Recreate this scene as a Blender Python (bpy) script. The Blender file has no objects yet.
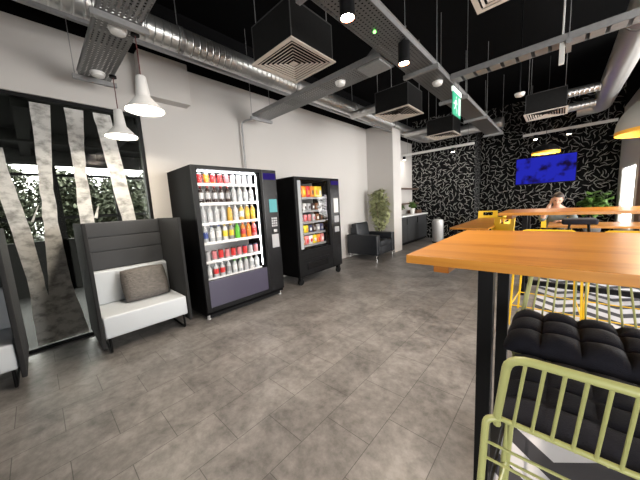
import bpy, bmesh, math, random
from mathutils import Vector, Matrix, noise as mnoise
random.seed(7)
PI = math.pi
SC = bpy.context.scene
COL = SC.collection

# ------------------------------------------------------------------ materials
def new_mat(name):
    m = bpy.data.materials.new(name); m.use_nodes = True
    nt = m.node_tree; nt.nodes.clear()
    out = nt.nodes.new('ShaderNodeOutputMaterial')
    return m, nt, out
def N(nt, typ, **kw):
    n = nt.nodes.new(typ)
    for k, v in kw.items():
        if k in n.inputs: n.inputs[k].default_value = v
        else: setattr(n, k, v)
    return n
def c4(c): return (c[0], c[1], c[2], 1.0)
def srgb(r, g, b):
    f = lambda v: (v/255/12.92) if v/255 <= .04045 else ((v/255+.055)/1.055)**2.4
    return (f(r), f(g), f(b))
def pbr(name, col, rough=.5, metal=0., spec=.5, var=0., vscale=8., bump=0., bscale=60., stretch=(1,1,1), emit=None, estr=0., sheen=0., coat=0.):
    m, nt, out = new_mat(name)
    b = N(nt, 'ShaderNodeBsdfPrincipled')
    b.inputs['Base Color'].default_value = c4(col)
    b.inputs['Roughness'].default_value = rough
    b.inputs['Metallic'].default_value = metal
    b.inputs['Specular IOR Level'].default_value = spec
    b.inputs['Coat Weight'].default_value = coat
    b.inputs['Sheen Weight'].default_value = sheen
    if emit: b.inputs['Emission Color'].default_value = c4(emit); b.inputs['Emission Strength'].default_value = estr
    tc = N(nt, 'ShaderNodeTexCoord'); mp = N(nt, 'ShaderNodeMapping'); mp.inputs['Scale'].default_value = stretch
    nt.links.new(tc.outputs['Object'], mp.inputs['Vector'])
    if var:
        nz = N(nt, 'ShaderNodeTexNoise', Scale=vscale, Detail=5.)
        nt.links.new(mp.outputs[0], nz.inputs['Vector'])
        mx = N(nt, 'ShaderNodeMix', data_type='RGBA')
        mx.inputs['A'].default_value = c4([max(0, x*(1-var)) for x in col]); mx.inputs['B'].default_value = c4([min(1, x*(1+var)) for x in col])
        nt.links.new(nz.outputs['Fac'], mx.inputs['Factor']); nt.links.new(mx.outputs['Result'], b.inputs['Base Color'])
    if bump:
        n2 = N(nt, 'ShaderNodeTexNoise', Scale=bscale, Detail=3.)
        nt.links.new(mp.outputs[0], n2.inputs['Vector'])
        bp = N(nt, 'ShaderNodeBump', Strength=bump, Distance=.01)
        nt.links.new(n2.outputs['Fac'], bp.inputs['Height']); nt.links.new(bp.outputs[0], b.inputs['Normal'])
    nt.links.new(b.outputs[0], out.inputs['Surface'])
    return m
def emis(name, col, s):
    m, nt, out = new_mat(name)
    e = N(nt, 'ShaderNodeEmission', Color=c4(col), Strength=s)
    nt.links.new(e.outputs[0], out.inputs['Surface']); return m
def glassm(name, tint=(1, 1, 1), refl=1.0, rough=0.0):
    m, nt, out = new_mat(name)
    t = N(nt, 'ShaderNodeBsdfTransparent', Color=c4(tint)); g = N(nt, 'ShaderNodeBsdfGlossy', Roughness=rough)
    fr = N(nt, 'ShaderNodeFresnel', IOR=1.45); ml = N(nt, 'ShaderNodeMath', operation='MULTIPLY'); ml.inputs[1].default_value = refl
    mx = N(nt, 'ShaderNodeMixShader')
    nt.links.new(fr.outputs[0], ml.inputs[0]); nt.links.new(ml.outputs[0], mx.inputs[0])
    nt.links.new(t.outputs[0], mx.inputs[1]); nt.links.new(g.outputs[0], mx.inputs[2]); nt.links.new(mx.outputs[0], out.inputs['Surface'])
    return m

def floor_mat():
    m, nt, out = new_mat('stone_tile_floor')
    b = N(nt, 'ShaderNodeBsdfPrincipled', Roughness=.42); b.inputs['Specular IOR Level'].default_value = .45
    tc = N(nt, 'ShaderNodeTexCoord'); sp = N(nt, 'ShaderNodeSeparateXYZ'); nt.links.new(tc.outputs['Object'], sp.inputs[0])
    ax = N(nt, 'ShaderNodeMath', operation='ADD'); ax.inputs[1].default_value = 1.9+30*.3
    ay = N(nt, 'ShaderNodeMath', operation='ADD'); ay.inputs[1].default_value = -.18+44*.44
    nt.links.new(sp.outputs['X'], ax.inputs[0]); nt.links.new(sp.outputs['Y'], ay.inputs[0])
    cb = N(nt, 'ShaderNodeCombineXYZ'); nt.links.new(ay.outputs[0], cb.inputs['X']); nt.links.new(ax.outputs[0], cb.inputs['Y'])
    br = N(nt, 'ShaderNodeTexBrick', Scale=1.); br.offset = .5; br.offset_frequency = 2
    br.inputs['Brick Width'].default_value = .44; br.inputs['Row Height'].default_value = .30; br.inputs['Mortar Size'].default_value = .0022
    br.inputs['Mortar Smooth'].default_value = .3; br.inputs['Bias'].default_value = 0
    br.inputs['Color1'].default_value = c4((.42,)*3); br.inputs['Color2'].default_value = c4((.58,)*3); br.inputs['Mortar'].default_value = c4((.5,)*3)
    nt.links.new(cb.outputs[0], br.inputs['Vector'])
    n1 = N(nt, 'ShaderNodeTexNoise', Scale=3.2, Detail=8., Roughness=.62, Distortion=.6); nt.links.new(tc.outputs['Object'], n1.inputs['Vector'])
    n2 = N(nt, 'ShaderNodeTexNoise', Scale=16., Detail=6., Roughness=.7); nt.links.new(tc.outputs['Object'], n2.inputs['Vector'])
    r1 = N(nt, 'ShaderNodeValToRGB'); r1.color_ramp.elements[0].position = .36; r1.color_ramp.elements[1].position = .64
    r1.color_ramp.elements[0].color = c4((.085, .079, .075)); r1.color_ramp.elements[1].color = c4((.265, .250, .238))
    ad = N(nt, 'ShaderNodeMath', operation='MULTIPLY_ADD'); ad.inputs[1].default_value = .45
    nt.links.new(n2.outputs['Fac'], ad.inputs[0])
    hl = N(nt, 'ShaderNodeMath', operation='MULTIPLY'); hl.inputs[1].default_value = .55; nt.links.new(n1.outputs['Fac'], hl.inputs[0])
    nt.links.new(hl.outputs[0], ad.inputs[2]); nt.links.new(ad.outputs[0], r1.inputs[0])
    mul = N(nt, 'ShaderNodeMix', data_type='RGBA', blend_type='OVERLAY'); mul.inputs['Factor'].default_value = .55
    nt.links.new(r1.outputs[0], mul.inputs['A']); nt.links.new(br.outputs['Color'], mul.inputs['B'])
    mm = N(nt, 'ShaderNodeMix', data_type='RGBA'); mm.inputs['B'].default_value = c4((.035, .033, .03))
    fm = N(nt, 'ShaderNodeMath', operation='MULTIPLY'); fm.inputs[1].default_value = .75
    nt.links.new(br.outputs['Fac'], fm.inputs[0]); nt.links.new(fm.outputs[0], mm.inputs['Factor']); nt.links.new(mul.outputs['Result'], mm.inputs['A'])
    nt.links.new(mm.outputs['Result'], b.inputs['Base Color'])
    rr = N(nt, 'ShaderNodeMapRange'); rr.inputs['To Min'].default_value = .3; rr.inputs['To Max'].default_value = .5
    nt.links.new(n2.outputs['Fac'], rr.inputs['Value']); nt.links.new(rr.outputs[0], b.inputs['Roughness'])
    bp = N(nt, 'ShaderNodeBump', Strength=.12, Distance=.01); nt.links.new(n2.outputs['Fac'], bp.inputs['Height']); nt.links.new(bp.outputs[0], b.inputs['Normal'])
    nt.links.new(b.outputs[0], out.inputs['Surface']); return m

def swirl_mat():
    # black wallpaper scattered with short curved brush strokes, one per cell, in two layers
    m, nt, out = new_mat('black_wallpaper_with_white_strokes')
    b = N(nt, 'ShaderNodeBsdfPrincipled', Roughness=.8); b.inputs['Specular IOR Level'].default_value = .1; tc = N(nt, 'ShaderNodeTexCoord')
    def mth(op, a, c=None, v=None):
        n = N(nt, 'ShaderNodeMath', operation=op); nt.links.new(a, n.inputs[0])
        if c is not None: nt.links.new(c, n.inputs[1])
        elif v is not None: n.inputs[1].default_value = v
        return n.outputs[0]
    sp = N(nt, 'ShaderNodeSeparateXYZ'); nt.links.new(tc.outputs['Object'], sp.inputs[0])
    along = mth('ADD', sp.outputs['X'], sp.outputs['Y'])
    cb = N(nt, 'ShaderNodeCombineXYZ'); nt.links.new(along, cb.inputs[0]); nt.links.new(sp.outputs['Z'], cb.inputs[1])
    acc = None
    for off, sc in ((0., 6.6), (7.37, 7.2)):
        ad = N(nt, 'ShaderNodeVectorMath', operation='MULTIPLY_ADD'); ad.inputs[1].default_value = (sc,)*3; ad.inputs[2].default_value = (off+40, off*1.3+40, 0)
        nt.links.new(cb.outputs[0], ad.inputs[0])
        vo = N(nt, 'ShaderNodeTexVoronoi', Scale=1., Randomness=.75); vo.voronoi_dimensions = '2D'; nt.links.new(ad.outputs[0], vo.inputs['Vector'])
        df = N(nt, 'ShaderNodeVectorMath', operation='SUBTRACT'); nt.links.new(ad.outputs[0], df.inputs[0]); nt.links.new(vo.outputs['Position'], df.inputs[1])
        d2 = N(nt, 'ShaderNodeSeparateXYZ'); nt.links.new(df.outputs[0], d2.inputs[0]); cc = N(nt, 'ShaderNodeSeparateColor'); nt.links.new(vo.outputs['Color'], cc.inputs[0])
        an = mth('MULTIPLY', cc.outputs[0], v=6.283); sn, cs = mth('SINE', an), mth('COSINE', an)
        u = mth('ADD', mth('MULTIPLY', d2.outputs[0], cs), mth('MULTIPLY', d2.outputs[1], sn))
        v = mth('SUBTRACT', mth('MULTIPLY', d2.outputs[1], cs), mth('MULTIPLY', d2.outputs[0], sn))
        k = mth('MULTIPLY', mth('SUBTRACT', cc.outputs[1], v=.5), v=2.4)
        e = mth('ABSOLUTE', mth('SUBTRACT', v, mth('MULTIPLY', mth('MULTIPLY', u, u), k)))
        tp = mth('MULTIPLY', mth('SUBTRACT', mth('MULTIPLY', u, u), v=.36), v=-.17)
        st = mth('LESS_THAN', e, tp)
        acc = st if acc is None else mth('MAXIMUM', acc, st)
    mx = N(nt, 'ShaderNodeMix', data_type='RGBA'); mx.inputs['A'].default_value = c4((.003, .003, .0035)); mx.inputs['B'].default_value = c4((.24, .24, .23))
    nt.links.new(acc, mx.inputs['Factor']); nt.links.new(mx.outputs['Result'], b.inputs['Base Color'])
    nt.links.new(b.outputs[0], out.inputs['Surface']); return m

def wood_mat(name, a, c, plank=.075, rough=.32):
    # long boards along X, each its own tone
    m, nt, out = new_mat(name)
    b = N(nt, 'ShaderNodeBsdfPrincipled', Roughness=rough); tc = N(nt, 'ShaderNodeTexCoord')
    mp = N(nt, 'ShaderNodeMapping'); mp.inputs['Scale'].default_value = (1.2, 22, 22); nt.links.new(tc.outputs['Object'], mp.inputs['Vector'])
    nz = N(nt, 'ShaderNodeTexNoise', Scale=1.6, Detail=6., Roughness=.6, Distortion=.4); nt.links.new(mp.outputs[0], nz.inputs['Vector'])
    sp = N(nt, 'ShaderNodeSeparateXYZ'); nt.links.new(tc.outputs['Object'], sp.inputs[0])
    dv = N(nt, 'ShaderNodeMath', operation='DIVIDE'); dv.inputs[1].default_value = plank; nt.links.new(sp.outputs['Y'], dv.inputs[0])
    fl = N(nt, 'ShaderNodeMath', operation='FLOOR'); nt.links.new(dv.outputs[0], fl.inputs[0])
    wn = N(nt, 'ShaderNodeTexWhiteNoise', noise_dimensions='1D'); nt.links.new(fl.outputs[0], wn.inputs['W'])
    av = N(nt, 'ShaderNodeMath', operation='MULTIPLY_ADD'); av.inputs[1].default_value = .70
    hf = N(nt, 'ShaderNodeMath', operation='MULTIPLY'); hf.inputs[1].default_value = .30
    nt.links.new(wn.outputs['Value'], hf.inputs[0]); nt.links.new(nz.outputs['Fac'], av.inputs[0]); nt.links.new(hf.outputs[0], av.inputs[2])
    rp = N(nt, 'ShaderNodeValToRGB'); rp.color_ramp.elements[0].position = .2; rp.color_ramp.elements[1].position = .8
    rp.color_ramp.elements[0].color = c4(a); rp.color_ramp.elements[1].color = c4(c)
    nt.links.new(av.outputs[0], rp.inputs[0]); nt.links.new(rp.outputs[0], b.inputs['Base Color'])
    nt.links.new(b.outputs[0], out.inputs['Surface']); return m

def perforated_mat(name, col, pitch=.034, hole=.25):
    m, nt, out = new_mat(name)
    b = N(nt, 'ShaderNodeBsdfPrincipled', Roughness=.42, Metallic=.75); b.inputs['Base Color'].default_value = c4(col)
    tc = N(nt, 'ShaderNodeTexCoord'); sp = N(nt, 'ShaderNodeSeparateXYZ'); nt.links.new(tc.outputs['Object'], sp.inputs[0])
    def frac(sock, p, off=0.):
        d = N(nt, 'ShaderNodeMath', operation='MULTIPLY_ADD'); d.inputs[1].default_value = 1/p; d.inputs[2].default_value = off+400
        nt.links.new(sock, d.inputs[0]); f = N(nt, 'ShaderNodeMath', operation='FRACT'); nt.links.new(d.outputs[0], f.inputs[0])
        s = N(nt, 'ShaderNodeMath', operation='SUBTRACT'); s.inputs[1].default_value = .5; nt.links.new(f.outputs[0], s.inputs[0]); return s
    fx, fy = frac(sp.outputs['X'], pitch), frac(sp.outputs['Y'], pitch)
    cb = N(nt, 'ShaderNodeCombineXYZ'); nt.links.new(fx.outputs[0], cb.inputs[0]); nt.links.new(fy.outputs[0], cb.inputs[1])
    ln = N(nt, 'ShaderNodeVectorMath', operation='LENGTH'); nt.links.new(cb.outputs[0], ln.inputs[0])
    lt = N(nt, 'ShaderNodeMath', operation='LESS_THAN'); lt.inputs[1].default_value = hole; nt.links.new(ln.outputs['Value'], lt.inputs[0])
    t = N(nt, 'ShaderNodeBsdfTransparent'); mx = N(nt, 'ShaderNodeMixShader')
    nt.links.new(lt.outputs[0], mx.inputs[0]); nt.links.new(b.outputs[0], mx.inputs[1]); nt.links.new(t.outputs[0], mx.inputs[2])
    nt.links.new(mx.outputs[0], out.inputs['Surface']); return m

def duct_mat(name, axis='Y', pitch=.09, col=(.62, .62, .61)):
    m, nt, out = new_mat(name)
    b = N(nt, 'ShaderNodeBsdfPrincipled', Roughness=.33, Metallic=.85); b.inputs['Base Color'].default_value = c4(col)
    tc = N(nt, 'ShaderNodeTexCoord'); sp = N(nt, 'ShaderNodeSeparateXYZ'); nt.links.new(tc.outputs['Object'], sp.inputs[0])
    d = N(nt, 'ShaderNodeMath', operation='DIVIDE'); d.inputs[1].default_value = pitch; nt.links.new(sp.outputs[axis], d.inputs[0])
    pp = N(nt, 'ShaderNodeMath', operation='PINGPONG'); pp.inputs[1].default_value = .5; nt.links.new(d.outputs[0], pp.inputs[0])
    mr = N(nt, 'ShaderNodeMapRange'); mr.inputs['From Min'].default_value = .36; mr.inputs['From Max'].default_value = .5
    nt.links.new(pp.outputs[0], mr.inputs['Value'])
    bp = N(nt, 'ShaderNodeBump', Strength=.9, Distance=.008); nt.links.new(mr.outputs[0], bp.inputs['Height']); nt.links.new(bp.outputs[0], b.inputs['Normal'])
    nt.links.new(b.outputs[0], out.inputs['Surface']); return m

def rug_mat():
    m, nt, out = new_mat('black_white_zigzag_rug')
    b = N(nt, 'ShaderNodeBsdfPrincipled', Roughness=.95); tc = N(nt, 'ShaderNodeTexCoord'); sp = N(nt, 'ShaderNodeSeparateXYZ')
    nt.links.new(tc.outputs['Object'], sp.inputs[0])
    px = N(nt, 'ShaderNodeMath', operation='PINGPONG'); px.inputs[1].default_value = .24; nt.links.new(sp.outputs['X'], px.inputs[0])
    ad = N(nt, 'ShaderNodeMath', operation='MULTIPLY_ADD'); ad.inputs[1].default_value = -.8
    nt.links.new(px.outputs[0], ad.inputs[0]); nt.links.new(sp.outputs['Y'], ad.inputs[2])
    dv = N(nt, 'ShaderNodeMath', operation='MULTIPLY_ADD'); dv.inputs[1].default_value = 1/.27; dv.inputs[2].default_value = 50.; nt.links.new(ad.outputs[0], dv.inputs[0])
    fr = N(nt, 'ShaderNodeMath', operation='FRACT'); nt.links.new(dv.outputs[0], fr.inputs[0])
    lt = N(nt, 'ShaderNodeMath', operation='LESS_THAN'); lt.inputs[1].default_value = .45; nt.links.new(fr.outputs[0], lt.inputs[0])
    mx = N(nt, 'ShaderNodeMix', data_type='RGBA'); mx.inputs['A'].default_value = c4((.55, .55, .58)); mx.inputs['B'].default_value = c4((.042, .041, .048))
    nt.links.new(lt.outputs[0], mx.inputs['Factor']); nt.links.new(mx.outputs['Result'], b.inputs['Base Color'])
    nt.links.new(b.outputs[0], out.inputs['Surface']); return m

def birch_mat():
    m, nt, out = new_mat('birch_bark_vinyl')
    b = N(nt, 'ShaderNodeBsdfPrincipled', Roughness=.6); tc = N(nt, 'ShaderNodeTexCoord')
    mp = N(nt, 'ShaderNodeMapping'); mp.inputs['Scale'].default_value = (1, 9, 14); nt.links.new(tc.outputs['Object'], mp.inputs['Vector'])
    nz = N(nt, 'ShaderNodeTexNoise', Scale=1.1, Detail=4., Roughness=.6); nt.links.new(mp.outputs[0], nz.inputs['Vector'])
    rp = N(nt, 'ShaderNodeValToRGB'); e = rp.color_ramp.elements
    e[0].position = .34; e[0].color = c4((.22, .215, .20)); e[1].position = .56; e[1].color = c4((.58, .57, .54))
    nt.links.new(nz.outputs['Fac'], rp.inputs[0]); nt.links.new(rp.outputs[0], b.inputs['Base Color'])
    t = N(nt, 'ShaderNodeBsdfTranslucent', Color=c4((.5, .48, .44))); mx = N(nt, 'ShaderNodeMixShader'); mx.inputs[0].default_value = .06
    nt.links.new(b.outputs[0], mx.inputs[1]); nt.links.new(t.outputs[0], mx.inputs[2]); nt.links.new(mx.outputs[0], out.inputs['Surface']); return m

def screen_mat():
    m, nt, out = new_mat('blue_broadcast_picture')
    tc = N(nt, 'ShaderNodeTexCoord'); nz = N(nt, 'ShaderNodeTexNoise', Scale=3.4, Detail=3.); nt.links.new(tc.outputs['Object'], nz.inputs['Vector'])
    rp = N(nt, 'ShaderNodeValToRGB'); e = rp.color_ramp.elements
    e[0].position = .36; e[0].color = c4((.010, .006, .04)); e[1].position = .50; e[1].color = c4((.018, .022, .42))
    nt.links.new(nz.outputs['Fac'], rp.inputs[0])
    em = N(nt, 'ShaderNodeEmission', Strength=.6); nt.links.new(rp.outputs[0], em.inputs['Color'])
    nt.links.new(em.outputs[0], out.inputs['Surface']); return m

M = dict(
    floor=floor_mat(), swirl=swirl_mat(), rug=rug_mat(), birch=birch_mat(), screen=screen_mat(),
    wall=pbr('warm_white_paint', (.57, .545, .52), .75, var=.03, vscale=1.5),
    ceil=pbr('black_ceiling_paint', (.0022, .0022, .0024), .95, spec=.08),
    blackwall=pbr('black_upper_wall_paint', (.004, .004, .0045), .9, spec=.1),
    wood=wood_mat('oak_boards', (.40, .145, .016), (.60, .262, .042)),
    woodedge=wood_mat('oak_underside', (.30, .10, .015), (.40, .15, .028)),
    shelfwood=pbr('walnut_shelf', (.10, .055, .035), .5, var=.3, stretch=(1, 6, 6)),
    black=pbr('black_powder_coat', (.0025, .0025, .003), .5, spec=.2),
    blackgloss=pbr('black_gloss_panel', (.003, .003, .004), .25, spec=.35),
    vendside=pbr('black_vending_case', (.0022, .0022, .0026), .6, var=.15, spec=.05),
    steel=pbr('brushed_steel', (.6, .6, .6), .45, metal=.6, var=.1, stretch=(1, 1, 30)),
    chrome=pbr('chrome', (.75, .75, .75), .12, metal=1.),
    galv=pbr('galvanised_steel', (.33, .33, .33), .45, metal=.7, var=.18, vscale=25),
    perf=perforated_mat('perforated_galvanised_tray', (.19, .19, .19)),
    duct=duct_mat('spiral_duct_steel', 'Y', .075), ductx=duct_mat('spiral_duct_steel_cross', 'X', .06),
    smooth=pbr('smooth_duct_steel', (.58, .58, .57), .36, metal=.7, var=.08, vscale=5),
    vent=pbr('cream_vent_paint', (.62, .56, .49), .5),
    plenum=pbr('black_plenum_lining', (.008, .008, .008), .7, var=.4, vscale=30, spec=.2),
    plenumrim=pbr('grey_plenum_edge', (.05, .05, .05), .5),
    white=pbr('white_enamel', (.72, .71, .69), .4),
    whitegloss=pbr('white_shelf_enamel', (.80, .80, .80), .35),
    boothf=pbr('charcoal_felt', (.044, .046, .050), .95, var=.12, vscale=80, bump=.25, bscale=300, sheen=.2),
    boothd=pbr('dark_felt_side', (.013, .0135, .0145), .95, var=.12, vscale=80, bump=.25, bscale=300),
    boothw=pbr('pale_grey_leatherette', (.52, .555, .59), .5, var=.03),
    knit=pbr('grey_knitted_wool', (.135, .123, .113), .95, var=.6, vscale=26, bump=1., bscale=55, stretch=(1, 1, 2.5)),
    leather=pbr('black_leather', (.010, .012, .016), .38, bump=.15, bscale=120),
    green=pbr('pale_green_lacquer', (.42, .43, .17), .34),
    yellow=pbr('yellow_lacquer', (.80, .50, .012), .38),
    yellowd=pbr('yellow_moulded_plastic', (.78, .50, .02), .45),
    pad=pbr('black_quilted_cotton', (.011, .011, .018), .85, var=.2, vscale=60, bump=.25, bscale=260, spec=.25, sheen=.08),
    glass=glassm('clear_glass', (.86, .88, .85), .10), vglass=glassm('vending_glass', (.97, .97, .97), .06), daylight_glass=glassm('side_window_glass', (1, 1, 1), .6),
    stripglow=emis('pale_strip_glow', (.95, .93, .90), .42), ledlow=emis('warm_led_tube', (1., .95, .88), 16.), led=emis('cool_led_tube', (.95, .97, 1.), 14.), lampdisc=emis('warm_lamp_disc', (1., .90, .74), 22.), spotdisc=emis('spot_lamp_disc', (1., .86, .72), 45.),
    copper=pbr('copper_reflector', (.55, .16, .08), .35, metal=.7),
    purple=pbr('lilac_grey_plastic', (.045, .040, .072), .28),
    cyan=emis('cyan_display', (.22, .62, .62), .55), bluelit=emis('violet_backlight', (.05, .03, .25), .35),
    silverkey=pbr('grey_keypad', (.36, .36, .37), .4, metal=.3),
    leafv=pbr('variegated_leaf', (.42, .44, .24), .55, var=.85, vscale=7), leafg=pbr('green_leaf', (.07, .14, .025), .5, var=.5, vscale=6),
    leafo=pbr('outdoor_leaf', (.020, .026, .010), .7, var=.5, vscale=2.5), bark=pbr('bark', (.10, .07, .045), .9, var=.3),
    pot=pbr('grey_planter', (.25, .25, .25), .6), potw=pbr('white_ceramic', (.7, .7, .68), .3), soil=pbr('soil', (.03, .02, .015), .95),
    asphalt=pbr('dark_paving', (.016, .016, .016), .85, var=.2), extdark=pbr('dark_exterior_board', (.012, .012, .012), .7, spec=.2), 
    frame=pbr('dark_window_frame', (.004, .004, .0045), .5, spec=.2), counter=pbr('dark_cabinet_front', (.030, .031, .033), .5), worktop=pbr('white_worktop', (.75, .75, .74), .35),
    skin=pbr('skin', (.55, .32, .23), .55), hair=pbr('dark_hair', (.03, .018, .012), .6), shirt=pbr('teal_grey_shirt', (.14, .17, .17), .9, var=.5, vscale=14), jeans=pbr('dark_jeans', (.02, .025, .05), .9),
    exitg=pbr('exit_sign_green', (.03, .36, .20), .4, emit=(.05, .5, .28), estr=.15), exitw=pbr('exit_sign_white', (.8, .85, .82), .4, emit=(.8, .9, .85), estr=.25),
    domeg=pbr('grey_dome_shade', (.33, .32, .30), .5), domey=pbr('orange_shade_inside', (.85, .42, .03), .5), brown=pbr('brown_timber_frame', (.12, .07, .055), .5),
    cable=pbr('black_cable', (.01, .01, .01), .6), redcable=pbr('red_flex', (.10, .02, .02), .6), greenled=emis('green_indicator', (.2, 1., .15), 3.),
)

# ------------------------------------------------------------------ mesh helpers
def V(*a): return Vector(a)
def box(bm, lo, hi, bev=0.):
    lo, hi = Vector(lo), Vector(hi)
    r = bmesh.ops.create_cube(bm, size=1.)
    vs = r['verts']
    for v in vs:
        v.co = Vector(((lo[i]+hi[i])/2 + v.co[i]*(hi[i]-lo[i]) for i in range(3)))
    if bev:
        es = list({e for v in vs for e in v.link_edges})
        bmesh.ops.bevel(bm, geom=es, offset=bev, segments=3, affect='EDGES', profile=.6)
    return bm
def ring(bm, c, ax, r, n, ref=None):
    ax = Vector(ax).normalized()
    if ref is None: ref = V(0, 0, 1) if abs(ax.z) < .9 else V(1, 0, 0)
    u = ax.cross(ref).normalized(); w = ax.cross(u).normalized()
    return [bm.verts.new(Vector(c) + (u*math.cos(2*PI*i/n) + w*math.sin(2*PI*i/n))*r) for i in range(n)]
def bridge(bm, a, b):
    n = len(a)
    for i in range(n):
        try: bm.faces.new((a[i], a[(i+1) % n], b[(i+1) % n], b[i]))
        except ValueError: pass
def cyl(bm, p, q, r0, r1=None, n=16, caps=True):
    r1 = r0 if r1 is None else r1
    ax = Vector(q)-Vector(p)
    a, b = ring(bm, p, ax, r0, n), ring(bm, q, ax, r1, n)
    bridge(bm, a, b)
    if caps: bm.faces.new(list(reversed(a))); bm.faces.new(b)
    return bm
def fillet(pts, r=.03, k=5, closed=False):
    pts = [Vector(p) for p in pts]; out = []
    n = len(pts)
    for i, p in enumerate(pts):
        if not closed and i in (0, n-1): out.append(p); continue
        a, b = pts[i-1], pts[(i+1) % n]
        da, db = (a-p), (b-p); d = min(r, da.length*.45, db.length*.45)
        s, e = p+da.normalized()*d, p+db.normalized()*d
        for j in range(k+1):
            t = j/k; out.append(s*(1-t)**2 + p*2*t*(1-t) + e*t*t)
    return out
def tube(bm, pts, r, n=10, closed=False, fil=0.):
    pts = [Vector(p) for p in pts]
    if fil: pts = fillet(pts, fil, closed=closed)
    m = len(pts); rings = []; u = None
    for i, p in enumerate(pts):
        if closed: t = (pts[(i+1) % m]-pts[i-1]).normalized()
        else: t = (pts[min(i+1, m-1)]-pts[max(i-1, 0)]).normalized()
        if u is None:
            u = t.orthogonal().normalized()
        else:
            u = (u - t*u.dot(t)); u = u.normalized() if u.length > 1e-6 else t.orthogonal().normalized()
        w = t.cross(u)
        rr = r[i] if isinstance(r, (list, tuple)) else r
        rings.append([bm.verts.new(p+(u*math.cos(2*PI*j/n)+w*math.sin(2*PI*j/n))*rr) for j in range(n)])
    for a, b in zip(rings, rings[1:]): bridge(bm, a, b)
    if closed:
        a, b = rings[-1], rings[0]
        k = min(range(n), key=lambda s: (a[0].co-b[s].co).length)
        bridge(bm, a, b[k:]+b[:k])
    else:
        bm.faces.new(list(reversed(rings[0]))); bm.faces.new(rings[-1])
    return bm
def lathe(bm, prof, c=(0, 0, 0), n=20, cap0=True, cap1=True):
    rs = [ring(bm, (c[0], c[1], c[2]+z), (0, 0, 1), r, n) for r, z in prof]
    for a, b in zip(rs, rs[1:]): bridge(bm, a, b)
    if cap0: bm.faces.new(list(reversed(rs[0])))
    if cap1: bm.faces.new(rs[-1])
    return rs
def prism(bm, poly, axis, a, b):
    # poly: list of 2-D points in the other two axes (in x,y,z order), extruded from a to b along axis
    def mk(p, t):
        co = list(p); co.insert(axis, t); return bm.verts.new(co)
    A = [mk(p, a) for p in poly]; B = [mk(p, b) for p in poly]
    bridge(bm, A, B)
    bm.faces.new(list(reversed(A))); bm.faces.new(B); return bm
def NB(): return bmesh.new()

def top_of(o):
    while o.parent: o = o.parent
    return o
def obj(name, bm, mat, parent=None, smooth=False, label=None, world=True):
    if parent is not None and world:
        bmesh.ops.translate(bm, verts=bm.verts, vec=-top_of(parent).location)
    bmesh.ops.recalc_face_normals(bm, faces=bm.faces)
    me = bpy.data.meshes.new(name); bm.to_mesh(me); bm.free()
    for mm in (mat if isinstance(mat, (list, tuple)) else [mat]): me.materials.append(mm)
    if smooth:
        me.polygons.foreach_set('use_smooth', [True]*len(me.polygons))
        me.set_sharp_from_angle(angle=math.radians(40))
    o = bpy.data.objects.new(name, me); COL.objects.link(o)
    if parent is not None: o.parent = parent
    if label: o['label'] = label
    return o
def tag(o, label=None, cat=None, group=None, kind=None):
    if label: o['label'] = label
    if cat: o['category'] = cat
    if group: o['group'] = group
    if kind: o['kind'] = kind
    return o
def thing(name, label, cat, loc=(0, 0, 0), group=None, kind=None):
    o = bpy.data.objects.new(name, None); COL.objects.link(o); o.location = loc; o.empty_display_size = .1
    return tag(o, label, cat, group, kind)
def struct(name, bm, mat, **k):
    o = obj(name, bm, mat, **k); o['kind'] = 'structure'; return o
def settle(bm, loc):
    # single-mesh things: keep the origin at the base
    bmesh.ops.translate(bm, verts=bm.verts, vec=-Vector(loc)); return bm
def single(name, bm, mat, loc, label, cat, group=None, kind=None, smooth=False):
    settle(bm, loc); o = obj(name, bm, mat, smooth=smooth); o.location = loc; return tag(o, label, cat, group, kind)
def kids(o): return [c for c in bpy.data.objects if c.parent == o]
def dup(o, loc, rz=0., label=None, parent=None):
    c = o.copy(); COL.objects.link(c)
    if parent is None:
        c.location = loc; c.rotation_euler = (0, 0, rz)
        if label: c['label'] = label
    else: c.parent = parent
    for k in kids(o): dup(k, None, parent=c)
    return c
ORD = ['first', 'second', 'third', 'fourth', 'fifth', 'sixth', 'seventh', 'eighth', 'ninth', 'tenth', 'eleventh']

# ------------------------------------------------------------------ camera
cd = bpy.data.cameras.new('camera'); cam = bpy.data.objects.new('camera', cd); COL.objects.link(cam); SC.camera = cam
yaw, pit, rol = math.radians(42.66), math.radians(7.51), math.radians(3.27)
f = V(-math.sin(yaw)*math.cos(pit), math.cos(yaw)*math.cos(pit), -math.sin(pit)); rt = V(math.cos(yaw), math.sin(yaw), 0); dn = f.cross(rt)
r2 = rt*math.cos(rol)+dn*math.sin(rol); d2 = dn*math.cos(rol)-rt*math.sin(rol)
cam.matrix_world = Matrix(((r2.x, -d2.x, -f.x, 0), (r2.y, -d2.y, -f.y, 0), (r2.z, -d2.z, -f.z, 1.30), (0, 0, 0, 1)))
cd.sensor_fit = 'HORIZONTAL'; cd.sensor_width = 36; cd.lens = 36*260.2/640; cd.clip_start = .02; cd.clip_end = 200

# ------------------------------------------------------------------ setting
XL, YB, XR, YF, YT, YK = -3.8, -4.0, 4.0, 7.0, 9.75, 9.0
WT, CZ = 3.20, 3.9
b = NB(); box(b, (XL-.2, YB-.2, -.12), (XR+.2, YT+.2, 0)); struct('floor', b, M['floor'])
b = NB(); box(b, (XL-.2, YB-.2, CZ), (XR+.2, YT+.2, CZ+.1)); struct('ceiling', b, M['ceil'])
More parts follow.
